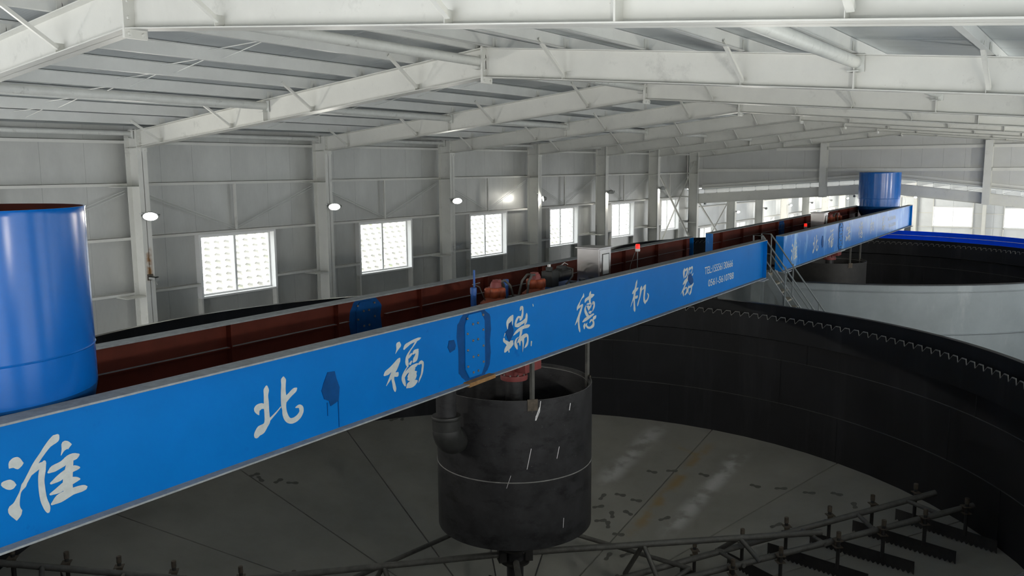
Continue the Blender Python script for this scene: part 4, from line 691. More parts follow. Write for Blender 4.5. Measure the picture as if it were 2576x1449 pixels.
# ------------------------------------------------------------------ thickener tanks
AX = Vector((-8.49, 11.88, 0)); RZ = .0312; PITCH_T = 22.9
UDIR = Vector((-math.sin(RZ), math.cos(RZ), 0))
C1, C2, C3 = AX, AX + UDIR * PITCH_T, AX + UDIR * PITCH_T * 2
RT, ZRIM, ZWF, KF = 8.95, 6.60, 3.08, .22
def zfl(r): return ZWF - KF * (RT - r)
def tank(c, label, m_out, full=True, zrim=ZRIM, seg=160):
    t = empty('thickener_tank', c)
    MB().lathe([(RT, ZWF - .3), (RT, zrim - .02), (RT + .03, zrim - .02), (RT + .03, ZWF - .3)], seg, closed=True, mids=[0, 1, 1, 1]).build('shell', [M_TANK, m_out], t)
    MB().lathe([(RT - .03, zrim), (RT + .09, zrim), (RT + .09, zrim - .02), (RT - .03, zrim - .02)], seg, closed=True).build('rim_ring', M_TANK if full else m_out, t)
    for z in ((zrim - .22, 5.0, 3.4) if m_out is M_TANK_GREY else ()):
        MB().lathe([(RT + .03, z - .012), (RT + .075, z - .012), (RT + .075, z + .012), (RT + .03, z + .012)], seg, closed=True).build('stiffening_ring', m_out, t)
    for k in range(16):
        a = 2 * math.pi * (k + .3) / 16
        MB().bar((RT * math.cos(a) + .03 * math.cos(a), RT * math.sin(a) + .03 * math.sin(a), 0), ((RT + .03) * math.cos(a), (RT + .03) * math.sin(a), ZWF - .2), .2, .2).build('leg', M_GREY, t)
    if not full: return tag(t, label, 'tank')
    rw = RT - .22                                                            # overflow launder with notched weir
    MB().lathe([(rw + .012, 5.80), (RT, 5.74), (RT, 5.72), (rw + .012, 5.78)], seg, closed=True).build('launder_floor', M_TANK, t)
    n = 220; wv = MB(); th = .012; prof = ((0, 6.27), (.08, 6.27), (.16, 6.37), (.62, 6.37), (1, 6.27)); pts = []
    for k in range(n):
        for u, z in prof[:-1]: pts.append((2 * math.pi * (k + u) / n, z))
    N_ = len(pts); v = []
    for a, z in pts:
        for r, zz in ((rw, 5.78), (rw, z), (rw + th, z), (rw + th, 5.78)): v.append((r * math.cos(a), r * math.sin(a), zz))
    f = []; fe = []
    for i in range(N_):
        j = (i + 1) % N_
        f += [(i * 4, j * 4, j * 4 + 1, i * 4 + 1), (i * 4 + 2, j * 4 + 2, j * 4 + 3, i * 4 + 3)]; fe.append((i * 4 + 1, j * 4 + 1, j * 4 + 2, i * 4 + 2))
    wv.add(v, f, 0); o = len(wv.f)
    for q in fe: wv.f.append(list(q)); wv.m.append(1); wv.sm.append(False)
    ww = wv.build('notched_weir', [M_TANK, M_TANK_EDGE], t)
    lv = []; lf = []
    for a, z in pts:
        for r, zz in ((rw - .004, z - .016), (rw - .004, z + .003), (rw + th + .004, z + .003)): lv.append((r * math.cos(a), r * math.sin(a), zz))
    for i in range(N_):
        j = (i + 1) % N_; lf += [(i * 3, j * 3, j * 3 + 1, i * 3 + 1), (i * 3 + 1, j * 3 + 1, j * 3 + 2, i * 3 + 2)]
    MB().add(lv, lf).build('weir_edge', M_EDGE_L, ww)
    for z in (5.25, 4.15): MB().lathe([(RT - .001, z - .012), (RT - .011, z), (RT - .001, z + .012)], seg).build('weld_seam', M_SEAM, t)
    for k in range(12):
        a = 2 * math.pi * (k + .37) / 12
        for z0, z1, da in ((4.15, 5.25, .1), (ZWF, 4.15, -.08), (5.25, 5.75, .02)):
            x, y = (RT - .005) * math.cos(a + da), (RT - .005) * math.sin(a + da)
            MB().bar((x, y, z0), (x, y, z1), .014, .014).build('weld_seam', M_TANK, t)
    MB().lathe([(.3, zfl(.3) - .05), (RT, ZWF - .05), (RT, ZWF - .12), (.3, zfl(.3) - .12)], 64, closed=True).build('floor_base', M_JOINT, t)
    for k in range(16):                                                     # sector plates of the conical floor
        a0 = math.radians(88.6 - 22.5 * .5 + 22.5 * (k + .5)); a1 = a0 + math.radians(22.5); gap = .016; v = []; rr = [.35, 2.4, 4.5, 6.6, RT - .005]; m = 5
        for r in rr:
            d = gap / r / 1.0
            for q in range(m): a = a0 + d + (a1 - a0 - 2 * d) * q / (m - 1); v.append((r * math.cos(a), r * math.sin(a), zfl(r)))
        n0 = len(v); v += [(x, y, z - .06) for x, y, z in v]; f = []
        for i in range(len(rr) - 1):
            for q in range(m - 1): f.append((i * m + q, i * m + q + 1, (i + 1) * m + q + 1, (i + 1) * m + q))
        for i in range(len(rr) - 1):
            for q in (0, m - 1): f.append((i * m + q, (i + 1) * m + q, (i + 1) * m + q + n0, i * m + q + n0))
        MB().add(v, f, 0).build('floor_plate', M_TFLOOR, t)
    return tag(t, label, 'tank')
TS = Vector((0, -.2, 0))
T1 = tank(C1 + TS, 'open black-lined round thickener tank in the foreground, with notched rim and grey floor', M_TANK_GREY)
tank(C2, 'grey round thickener tank behind the foreground tank, black inside', M_TANK_GREY, zrim=6.5)
PRINTS = [(-0.33, 6.5), (0.89, 6.82), (0.1, 6.72), (2.19, 6.72), (2.77, 6.77), (3.41, 6.74), (3.98, 6.82), (-0.57, 5.31), (-0.12, 5.26), (0.8, 4.85), (-0.8, 4.67), (-0.91, 5.06), (-0.36, 4.54), (-0.06, 4.75), (-0.26, 4.17), (0.12, 3.95), (-0.49, 4.23), (3.16, 5.3), (4.45, 6.43), (-7.69, 0.31), (-7.47, 0.3), (-7.15, 0.57), (-6.89, 0.77), (-7.46, 4.84), (-7.33, 5.06), (0.61, 3.39), (0.29, 3.19), (0.82, 3.81)]
for k, (px_, py_) in enumerate(PRINTS):                                     # muddy boot prints: sole, arch and heel outline lying on the cone
    a_ = random.uniform(-.5, .5) + (.2 if k < 7 else random.uniform(0, 3)); ca, sa = math.cos(a_), math.sin(a_); out_ = []
    for (u_, w_) in ((-.14, .0), (-.13, .03), (-.08, .036), (-.02, .022), (.04, .036), (.10, .044), (.14, .02), (.145, 0), (.13, -.03), (.08, -.042), (.03, -.034), (-.02, -.02), (-.08, -.034), (-.13, -.025)):
        x_, y_ = px_ + ca * u_ - sa * w_ * 1.5, py_ + sa * u_ + ca * w_ * 1.5; out_.append((x_, y_, zfl(math.hypot(x_, y_)) + .004))
    MB().add(out_, [tuple(range(len(out_)))]).build('boot_print', M_PRINT, T1)
sg_ = empty('splash_guard', C2); R9 = 9.12
a0_, a1_ = math.radians(-25), math.radians(125)
MB().lathe([(R9, 6.40), (R9, 6.90), (R9 + .02, 6.90), (R9 + .02, 6.40)], 64, closed=True, a0=a0_, a1=a1_).build('blue_sheet', M_BLUE_RAW, sg_)
MB().lathe([(R9 - .012, 6.685), (R9 - .012, 6.70), (R9, 6.70), (R9, 6.685)], 64, closed=True, a0=a0_, a1=a1_).build('pale_line', M_WHITEP, sg_)
for k in range(8):
    a = a0_ + (a1_ - a0_) * (k + .5) / 8; MB().bar(((R9 + .06) * math.cos(a), (R9 + .06) * math.sin(a), 0), ((R9 + .06) * math.cos(a), (R9 + .06) * math.sin(a), 6.85), .07, .07).build('support_post', M_GREY, sg_)
tag(sg_, 'curved bright blue sheet along the far rim of the second tank, pale line along it', 'panel')

# ------------------------------------------------------------------ bridges
ZT_, ZB_ = 8.0, 6.93           # girder top and bottom
XN, XF = 1.0, -1.16            # outer web faces, local x (near girder faces the viewer)
def strips(mb, rows, oy, oz, cy, cz, x, sc=1.0):
    for k, row in enumerate(rows):
        n = [int(q) for q in row.split()]; P = [(x + .00025 * k, oy + (cy + n[i] * sc) / 1000, oz + (cz + n[i + 1] * sc) / 1000) for i in range(0, len(n), 2)]
        mb.add(P, [(i, i + 1, i + 3, i + 2) for i in range(0, len(P) - 2, 2)])
def text_mesh(body, w, h):
    cu = bpy.data.curves.new('lettering', 'FONT'); cu.body = body; cu.size = 1; cu.fill_mode = 'BOTH'; cu.offset = .006
    o = bpy.data.objects.new('tmp', cu); COL.objects.link(o); bpy.context.view_layer.update()
    dg = bpy.context.evaluated_depsgraph_get(); me = bpy.data.meshes.new_from_object(o.evaluated_get(dg))
    bpy.data.objects.remove(o); xs = [v.co.x for v in me.vertices]; ys = [v.co.y for v in me.vertices]
    x0, x1, y0, y1 = min(xs), max(xs), min(ys), max(ys)
    for v in me.vertices: v.co = Vector((0, (v.co.x - x0) / (x1 - x0) * w, (v.co.y - y0) / (y1 - y0) * h))
    return me
def bridge(c, ya, yb, spl, m_blue, label, letters_dy, patches):
    b = empty('thickener_bridge', c, RZ); tag(b, label, 'bridge', 'thickener bridges')
    for s, xw in ((1, XN), (-1, XF)):
        g = empty('girder', (0, 0, 0), 0, b); wi = xw - s * .016
        x0, x1 = sorted((xw, wi))
        MB().box(x0, x1, ya + .01, yb - .01, ZB_ + .02, ZT_ - .02, 0, {5: 1 if s > 0 else 0, 4: 0 if s > 0 else 1}).build('web', [M_RED, m_blue], g)
        xf0, xf1 = (xw - .13, xw + .11) if s > 0 else (xw - .11, xw + .13)
        MB().box(xf0, xf1, ya, yb, ZT_ - .02, ZT_).build('top_flange', M_DUST, g, .003)
        MB().box(xf0, xf1, ya, yb, ZB_, ZB_ + .02).build('bottom_flange', M_DUST, g, .003)
        y = ya + .9; k = 0
        while y < yb - .4:                                                 # inner stiffeners and lengthwise rib
            if abs(y - spl) > .5: MB().box(*sorted((wi, wi - s * .10)), y - .006, y + .006, ZB_ + .02, ZT_ - .02).build('stiffener', M_RED, g)
            y += 1.95; k += 1
        for r0, r1 in ((ya + .1, spl - .42), (spl + .42, yb - .1)):
            MB().box(*sorted((wi, wi - s * .07)), r0, r1, 7.655, 7.67, 0, {1: 1}).build('lengthwise_rib', [M_RED, M_DUST], g)
        for ye, yo in ((ya, -1), (yb, 1)):
            MB().box(xf0 + .004, xf1 - .004, *sorted((ye, ye - yo * .018)), ZB_ + .02, ZT_ - .02).build('end_plate', M_BLUE if yo > 0 else m_blue, g)
        # bolted splice
        for side, xx, hw in ((s, xw, .32), (-s, wi, .30)):
            oct_ = [(-hw, 6.99 + .14), (-hw + .12, 6.99), (hw - .12, 6.99), (hw, 7.13), (hw, 7.80), (hw - .12, 7.945), (-hw + .12, 7.945), (-hw, 7.80)]
            big = [(a * 1.22 + random.uniform(-.02, .02), max(6.955, min(7.975, 7.465 + (q - 7.465) * 1.05))) for a, q in oct_]
            edge = []
            for i in range(8):
                p, q = big[i], big[(i + 1) % 8]
                for u in (0, .25, .5, .75): edge.append((p[0] + (q[0] - p[0]) * u + random.uniform(-.022, .022), max(6.955, min(7.975, p[1] + (q[1] - p[1]) * u + random.uniform(-.012, .012)))))
            MB().prism(edge, lambda a, q, d: (d, spl + a, q), *sorted((xx, xx + side * .002))).build('paint_patch', M_BLUE_DEEP, g)
            MB().prism([(a * .74, 7.465 + (q - 7.465) * .97) for a, q in oct_], lambda a, q, d: (d, spl + a, q), *sorted((xx, xx + side * .016))).build('splice_plate', M_BLUE if side == s else M_BLUE_DEEP, g, .003)
            for r_, zz in enumerate((7.07, 7.18, 7.30, 7.42, 7.54, 7.66, 7.78, 7.88)):
                for a in ((-.06, .06) if r_ % 2 == 0 else (-.19, .19)):
                    MB().lathe([(.019, 0), (.019, .010), (.012, .018), (0, .018)], 8).build('bolt', M_BOLT, g).matrix_basis = Matrix.Translation((xx + side * .016, spl + a, zz)) @ Matrix.Rotation(side * math.pi / 2, 4, 'Y')
        if s > 0:
            for nm, (cy, cz, rows) in GLYPH.items():
                mb = MB(); strips(mb, rows, letters_dy, 0, cy, cz, xw + .002); mb.build('painted_character', M_LETTER, g)
            for body, y_, z_, w_, h_ in (('TEL:15556130666', 6.54, 7.505, 1.93, .175), ('0561-5610788', 6.79, 7.19, 1.77, .165)):
                me = text_mesh(body, w_, h_); me.materials.append(M_LETTER); link('painted_lettering', me, g, loc=(xw + .003, y_ + letters_dy, z_))
            for pt in patches: MB().prism(pt, lambda a, q, d: (d, a + letters_dy, q), xw, xw + .0085).build('paint_patch', M_BLUE_DEEP, g)
            MB().add([(xw - .12, spl - .28, ZB_ + .035), (xw + .115, spl - .28, ZB_ + .035), (xw + .115, spl + .36, ZB_ + .04), (xw - .12, spl + .36, ZB_ + .04), (xw - .12, spl - .28, ZB_ - .025), (xw + .115, spl - .28, ZB_ - .025), (xw + .115, spl + .36, ZB_ - .015), (xw - .12, spl + .36, ZB_ - .015)],
                     [(0, 1, 2, 3), (4, 5, 6, 7), (0, 1, 5, 4), (1, 2, 6, 5), (2, 3, 7, 6), (3, 0, 4, 7)]).build('flange_splice', M_WOOD if letters_dy == 0 else M_DUST, g)
        for y in (ya + .35, yb - .35):
            lg = MB().box(xw - s * .02 - .13, xw - s * .02 + .13, y - .15, y - .138, 0, ZB_).box(xw - s * .02 - .13, xw - s * .02 + .13, y + .138, y + .15, 0, ZB_).box(xw - s * .02 - .006, xw - s * .02 + .006, y - .14, y + .14, 0, ZB_)
            lg.build('leg', M_GREY, b)
            MB().box(xw - .2, xw + .2, y - .28, y + .28, ZB_ - .02, ZB_).build('seat_plate', M_DUST, b)
    y = ya + .3
    while y < yb - 1.0:
        MB().box(XF + .02, XN - .02, y, y + 1.18, 7.10, 7.108).build('deck_plate', M_RAKE_DK, b); MB().box(XF + .02, XN - .02, y + .55, y + .63, 6.98, 7.10).build('cross_beam', M_RED, b); y += 1.2
    return b
P_RUI = [(-1.583, 7.652), (-1.555, 7.609), (-1.51, 7.531), (-1.523, 7.442), (-1.574, 7.399), (-1.62, 7.349), (-1.665, 7.396), (-1.73, 7.516), (-1.651, 7.554), (-1.639, 7.635)]
P_QI = [(5.637, 7.64), (5.739, 7.579), (5.828, 7.474), (5.824, 7.411), (5.752, 7.369), (5.686, 7.377), (5.584, 7.452), (5.523, 7.521), (5.543, 7.594)]
P_BEI = [(-5.411, 7.658), (-5.298, 7.648), (-5.277, 7.562), (-5.231, 7.442), (-5.252, 7.287), (-5.305, 7.265), (-5.382, 7.246), (-5.404, 7.313), (-5.477, 7.35), (-5.515, 7.458), (-5.479, 7.544)]
P_DRIP1 = [(-5.437, 7.30), (-5.430, 7.30), (-5.431, 7.14), (-5.435, 7.14)]
P_DRIP2 = [(-5.262, 7.30), (-5.254, 7.30), (-5.256, 6.96), (-5.260, 6.96)]
P_SPL = [(-3.124, 7.631), (-3.008, 7.622), (-2.974, 7.537), (-2.994, 7.483), (-3.102, 7.458), (-3.154, 7.541)]
B1 = bridge(C1, -11.9, 10.94, -2.52, M_BLUE, 'long bright blue foreground bridge with white brush characters, red inside', 0, [P_RUI, P_QI, P_BEI, P_SPL, P_DRIP1, P_DRIP2])
B2 = bridge(C2, -10.4, 12.35, -2.84, M_BLUE_OLD, 'farther blue bridge with faded paint, in line behind the foreground bridge', -.2, [[(y + .1, z) for y, z in P_BEI]])

def drum(b, ly, label):
    o = empty('blue_drum', b @ Vector((-.09, ly, 0)))
    r = .965
    MB().lathe([(r, 8.02), (r, 8.35), (r, 9.62), (r, 9.66), (r + .006, 9.68), (r - .012, 9.68), (r - .012, 8.02)], 64, closed=True, mids=[0, 0, 0, 0, 0, 1, 0]).build('shell', [M_BLUE_GLOSS, M_RED], o)
    MB().lathe([(r, 8.385), (r + .008, 8.395), (r, 8.405)], 64).build('weld_seam', M_BLUE_GLOSS, o)
    MB().lathe([(r, 8.02), (.90, 7.72), (.55, 7.11)], 48).build('lower_cone', M_BLUE_DEEP, o)
    MB().box(-.9, .9, -.02, .02, 9.50, 9.56).box(-.02, .02, -.9, .9, 9.50, 9.56).build('inner_cross', M_RED, o)
    return tag(o, label, 'drum', 'blue drums on bridges')
MB1 = Matrix.Translation(C1) @ Matrix.Rotation(RZ, 4, 'Z'); MB2 = Matrix.Translation(C2) @ Matrix.Rotation(RZ, 4, 'Z')
drum(MB1, -8.64, 'large glossy blue steel drum at the left edge, standing on the foreground bridge')
drum(MB2, 9.97, 'distant blue steel drum on the far end of the farther bridge')

# ------------------------------------------------------------------ feedwells
def feedwell(c, label, detail):
    t = empty('feedwell', c); r, z0, z1 = 1.385, 3.69, 6.26
    MB().lathe([(r, z0), (r, z1), (r - .015, z1), (r - .015, z0)], 96, closed=True, mids=[0, 1, 0, 1]).build('shell', [M_WELL if detail else M_RAKE_DK, M_TANK_EDGE], t)
    MB().lathe([(r + .001, 4.86), (r + .009, 4.87), (r + .001, 4.88)], 96).build('weld_seam', M_TANK_EDGE, t)
    MB().lathe([(r - .015, z1 - .05), (r - .065, z1 - .05), (r - .065, z1 - .062), (r - .015, z1 - .062)], 96, closed=True).build('inner_ring', M_TANK_EDGE, t)
    for a in (-42, 47, 132, 222):
        x, y = (r - .03) * math.cos(math.radians(a)), (r - .03) * math.sin(math.radians(a)); sx = XN - .05 if x > 0 else XF + .05
        MB().bar((x, y, z1 - .2), (x, y, ZB_), .075, .05, 0, (1, 0, 0)).build('hanger', M_RAKE, t)
        MB().bar((x * 1.025, y * 1.025, z1 - .17), (x * 1.025, y * 1.025, z1 + .02), .17, .02, 0, (x, y, 0)).build('lug', M_RUSTY, t)
        if y > 1.0 or True: MB().bar((x, y, ZB_ - .04), (sx if abs(sx) > abs(x) else x, y, ZB_ - .04), .08, .08).build('cross_arm', M_RAKE, t)
    if detail:
        def mark(a0, zt_, a1, zb_, w):
            v = []
            for a, z in ((a0, zt_), (a1, zb_)):
                for s in (-1, 1):
                    q = math.radians(a + s * w); v.append(((r + .003) * math.cos(q), (r + .003) * math.sin(q), z))
            MB().add(v, [(0, 1, 3, 2)]).build('chalk_mark', M_CHALK, t)
        for a0, za, a1, zc, w in ((-37, 6.14, -39.5, 5.98, .35), (-36.3, 6.24, -37.3, 6.05, .25), (-39.5, 6.0, -40, 5.92, .3), (-37.3, 6.06, -39.7, 5.92, .25), (-43, 5.45, -46, 5.10, .22), (-22, 5.42, -24, 5.22, .25), (-57, 5.0, -60, 4.78, .15), (-18, 4.15, -18.5, 3.98, .2), (-12, 6.12, -13, 6.0, .35)): mark(a0, za, a1, zc, w)
    return tag(t, label, 'feedwell', 'feedwells')
feedwell(C1, 'scuffed black steel cylinder hanging under the middle of the foreground bridge', True)
feedwell(C2, 'dark grey open cylinder hanging under the farther bridge', False)

# elbow pipe into the near feedwell
ep = empty('elbow_pipe', C1 + Vector((-.10, -1.76, 0)))
MB().tube([(0, 0, 7.1), (0, 0, 5.95)], .165, 28).build('riser_pipe', M_WELL, ep)
MB().lathe([(.17, 5.93), (.235, 5.97), (.245, 6.0), (.235, 6.03), (.17, 6.03)], 32).lathe([(.235, 5.98), (.232, 5.80), (.165, 5.78)], 32).build('collar', M_BLACKM, ep)
path = [(0, 0, 5.84)] + [(-.10 * (1 - math.cos(q)), .34 * (1 - math.cos(q)), 5.82 - .30 * math.sin(q)) for q in [math.pi / 2 * k / 8 for k in range(1, 9)]] + [(-.12, .40, 5.52)]
MB().tube(path, [.20] + [.235] * 8 + [.22], 28).build('bend', M_BLACKM, ep)
tag(ep, 'black plastic elbow pipe entering the scuffed black cylinder below the bridge', 'pipe')

# ------------------------------------------------------------------ drive: red gearbox, column, rake arms
def drive(c, label):
    t = empty('drive_gearbox', c - Vector((0, 0, .27)))
    MB().lathe([(.17, 6.55), (.24, 6.55), (.245, 6.60), (.24, 6.64), (.17, 6.64)], 32).build('flange', M_PINK, t)
    MB().lathe([(.19, 6.64), (.19, 6.80), (.30, 6.86), (.32, 7.37)], 32).build('housing', M_PINK, t)
    MB().box(.10, .36, -.16, .34, 6.72, 7.30).build('side_box', M_PINK, t, .01)
    for k in range(10):
        a = 2 * math.pi * k / 10; MB().tube([(.215 * math.cos(a), .215 * math.sin(a), 6.62), (.215 * math.cos(a), .215 * math.sin(a), 6.665)], .016, 6).build('bolt', M_BOLT, t)
    for k in range(4):
        a = 2 * math.pi * (k + .4) / 4; MB().bar((.2 * math.cos(a), .2 * math.sin(a), 6.66), (.26 * math.cos(a), .26 * math.sin(a), 6.80), .012, .06).build('rib', M_PINK, t)
    return tag(t, label, 'gearbox', 'drive gearboxes')
drive(C1, 'faded red gearbox under the foreground bridge, inside the black cylinder mouth'); drive(C2, 'faded red gearbox under the farther bridge, above the dark grey cylinder')

rk = empty('rake_mechanism', C1); HUB = 3.0
MB().lathe([(.155, 6.56), (.155, 1.6), (0, 1.6)], 28).build('centre_column', M_WELL, rk)
for z in (3.12, 2.86): MB().lathe([(.155, z - .02), (.27, z - .02), (.27, z + .02), (.155, z + .02)], 28, closed=True).build('hub_flange', M_RAKE_DK, rk)
CH = .68
def zc(r): return zfl(r) + CH
blade_k = 0
for az in (41.0, 229.5):
    a = math.radians(az); u = Vector((math.cos(a), math.sin(a), 0)); n = Vector((-math.sin(a), math.cos(a), 0))
    def pt(r, off, dz=0, at=None): p = u * r + n * off; p.z = (zc(r) if at is None else at) + dz; return p
    for off, re in ((.4, 8.35), (-.4, 8.6)):
        MB().tube([pt(.35, off * .6), pt(re, off)], .058, 12).build('chord_pipe', M_RAKE, rk)
    MB().tube([pt(.22, 0, 0, HUB), pt(5.85, 0, .03)], .058, 12).build('strut_pipe', M_RAKE, rk)
    MB().box(-.02, .12, -.09, .09, -.13, .13).build('hub_clamp', M_RAKE_DK, rk).matrix_basis = Matrix.Translation(pt(.2, 0, 0, HUB)) @ Matrix.Rotation(a, 4, 'Z')
    def zs(r): return HUB + (zc(5.85) + .03 - HUB) * (r - .22) / 5.63
    for r in (2.4, 4.25):
        for off in (.4, -.4): MB().tube([pt(r, 0, 0, zs(r)), pt(r + (.25 if off < 0 else -.25), off)], .045, 10).build('prop_pipe', M_RAKE, rk)
    for r0, r1 in ((7.75, 7.95), (6.75, 6.7), (5.6, 5.75), (3.95, 4.2), (2.0, 2.2)):
        MB().tube([pt(r0, .4), pt(r1, -.4)], .042, 10).build('cross_pipe', M_RAKE, rk)
    farp = [8.0, 7.12, 6.25, 5.38, 4.5, 3.55]; nearp = [8.40, 7.6, 6.8, 5.94, 4.85, 3.95]
    for k, (ra, rb) in enumerate(zip(farp, nearp)):
        for r, off, sg in ((ra, .4, 1), (rb, -.4, -1)):
            o2 = off + sg * .10; base = pt(r, o2, 0, zfl(r) + .20); top = pt(r, o2, .22)
            post = MB().tube([base, top], .034, 10).build('blade_post', M_RAKE_DK, rk)
            MB().tube([top - Vector((0, 0, .09)), top + Vector((0, 0, .02))], .042, 10).build('post_cap', M_RUSTY, post)
            for dz in (-.055, .07): MB().bar(pt(r, off, dz), pt(r, o2 + sg * .05, dz), .15, .014).build('clamp_plate', M_RUSTY, post)
            MB().bar(pt(r - .05, o2 - sg * .05, 0), pt(r + .05, o2 - sg * .05, 0), .02, .13).build('clamp_web', M_RUSTY, post)
        A = u * ra + n * .5; B = u * rb - n * .5; d = (B - A).normalized(); A = A - d * .42; B = B + d * .62
        L_ = (B - A).length; N_ = 22; v = []; th = d.cross(Vector((0, 0, 1))) * .006
        for q in range(N_ * 2 + 1):
            p = A + (B - A) * (q / (N_ * 2)); zz = zfl(min(math.hypot(p.x, p.y), RT - .02)) + (.075 if q % 2 else .02)
            zt_ = zfl(math.hypot(A.x, A.y)) * (1 - q / (N_ * 2)) + zfl(min(math.hypot(B.x, B.y), RT)) * q / (N_ * 2) + .27
            for s in (-1, 1): v += [(p.x + th.x * s, p.y + th.y * s, zz), (p.x + th.x * s, p.y + th.y * s, zt_)]
        f = []
        for q in range(N_ * 2):
            i, j = q * 4, q * 4 + 4; f += [(i, j, j + 1, i + 1), (i + 2, j + 2, j + 3, i + 3), (i, j, j + 2, i + 2), (i + 1, j + 1, j + 3, i + 3)]
        f += [(0, 1, 3, 2), (N_ * 8, N_ * 8 + 1, N_ * 8 + 3, N_ * 8 + 2)]
        MB().add(v, f).build('toothed_blade', M_RAKE_DK, rk)
for az in (131.0, 311.0):                                                  # short cross arms with tie pipes to the long arms
    a = math.radians(az); tip = Vector((3.0 * math.cos(a), 3.0 * math.sin(a), zc(3.0) + .05))
    MB().tube([Vector((.2 * math.cos(a), .2 * math.sin(a), HUB - .1)), tip], .058, 12).build('short_arm', M_RAKE, rk)
    MB().tube([Vector((.15 * math.cos(a), .15 * math.sin(a), 2.2)), tip], .05, 10).build('short_arm', M_RAKE_DK, rk)
    for sg in (-1, 1):
        b = math.radians(az + sg * 90); e = Vector((3.3 * math.cos(b), 3.3 * math.sin(b), zc(3.3)))
        MB().tube([tip, e], .045, 10).build('tie_rod', M_RAKE, rk)
    s0 = Vector((1.5 * math.cos(a), 1.5 * math.sin(a), 0)); dd = Vector((math.cos(a + 1.0), math.sin(a + 1.0), 0)) * .45
    MB().bar(Vector((s0.x, s0.y, zfl(1.5) + .15)) - dd, Vector((s0.x, s0.y, zfl(1.5) + .15)) + dd, .012, .22).build('short_blade', M_RAKE_DK, rk)
tag(rk, 'rotating rake with long pipe arms and toothed blades on the foreground tank floor', 'rake')
# second tank's column so the well is not empty
MB().lathe([(.155, 6.56), (.155, 1.4)], 24, ).build('centre_column', M_WELL, tag(empty('rake_column', C2), 'dark centre column under the red gearbox of the farther bridge', 'column'))

# ------------------------------------------------------------------ machinery on the bridges
def at(Mx, lx, ly, z=7.108): return Mx @ Vector((lx, ly, z))
def hyd_motor(Mx, lx, ly, label, rz=0.0):
    t = empty('hydraulic_motor', at(Mx, lx, ly), RZ + rz)
    MB().box(-.22, .22, -.22, .22, 0, .58).build('gear_housing', M_ORANGE, t, .02)
    MB().lathe([(.26, .58), (.26, .60), (.17, .67), (.16, .70)], 24).build('neck', M_ORANGE, t)
    st = MB()
    for k in range(5):
        a = 2 * math.pi * (k + .2) / 5; st.lathe([(0, -.085), (.055, -.085), (.075, -.06), (.075, .06), (.055, .085), (0, .085)], 14, (.115 * math.cos(a), .115 * math.sin(a), .775))
    st.lathe([(.13, .70), (.14, .74), (.14, .82), (.11, .86)], 20)
    st.build('piston_block', M_ORANGE, t)
    MB().lathe([(.10, .84), (.10, .90), (.075, .96), (0, .97)], 16, (0, .02, 0)).box(-.06, .06, .0, .11, .88, .99).build('valve_cap', M_PINK, t, .008)
    for k in range(4):
        a = 2 * math.pi * (k + .5) / 4; MB().tube([(.2 * math.cos(a), .2 * math.sin(a), .60), (.2 * math.cos(a), .2 * math.sin(a), .64)], .018, 6).build('bolt', M_BOLT, t)
    for k in (-1, 1):
        pts = [Vector((k * .04, .10, .95)), Vector((k * .05, .22, .96)), Vector((k * .07, .36, .86)), Vector((k * .09, .44, .62)), Vector((k * .1, .46, .30))]
        MB().tube(pts, .022, 8).build('hose', M_HOSE, t)
    return tag(t, label, 'motor', 'orange hydraulic motors')
hyd_motor(MB1, -.10, -.42, 'orange hydraulic motor on the foreground bridge, beside the blue posts')
hyd_motor(MB1, -.10, .90, 'orange hydraulic motor on the foreground bridge, beside the blue oil tank', math.pi)
hyd_motor(MB2, -.10, .20, 'orange hydraulic motor on the farther bridge, next to its steel cabinet')
hyd_motor(MB2, -.10, 1.5, 'orange hydraulic motor on the farther bridge, the one nearer the drum', math.pi)
# valve block with looping hoses between the two near motors
vb = empty('valve_block', at(MB1, -.15, .30), RZ)
MB().box(-.12, .12, -.10, .14, .0, .62).build('manifold', M_BLACKM, vb, .01)
for k in range(4):
    z = .30 + .08 * k; MB().tube([(-.03 + .03 * k, .14, z), (-.02 + .03 * k, .26, z + .04), (-.02 + .03 * k, .36, z - .03), (0, .42, .2), (0, .44, .05)], .018, 8).build('hose', M_HOSE, vb)
    MB().tube([(-.03 + .03 * k, -.10, z), (-.02, -.19, z + .03), (0, -.25, z - .12), (0, -.28, .1)], .016, 8).build('hose', M_HOSE, vb)
tag(vb, 'black valve manifold with looping hoses between the two orange motors', 'valve')
# blue posts and rod
for lx, ly, h, r, lab in ((-.12, -1.02, .93, .05, 'short capped blue post on the bridge, left of the orange motors'), (-.45, .42, .88, .05, 'short capped blue post behind the valve manifold')):
    t = empty('blue_post', at(MB1, lx, ly), RZ)
    MB().lathe([(r, 0), (r, h - .09)], 16).build('tube', M_BLUEP, t); MB().lathe([(r + .006, h - .1), (r + .006, h - .012), (r, h), (0, h)], 16).build('cap', M_BLUEP, t)
    tag(t, lab, 'post')
t = empty('blue_rod', at(MB1, -.22, -.86), RZ); MB().tube([(0, 0, 0), (0, 0, 1.20)], .018, 8).build('rod', M_BLUEP, t); MB().tube([(0, 0, .95), (.02, .12, .90), (.03, .3, .60), (.03, .38, .35)], .01, 6).build('cable', M_HOSE, t)
MB().tube([(0, -.05, .96), (0, .16, .965)], .008, 6).build('cross_pin', M_GREY, t); tag(t, 'thin upright blue rod rising above the red girder', 'rod')
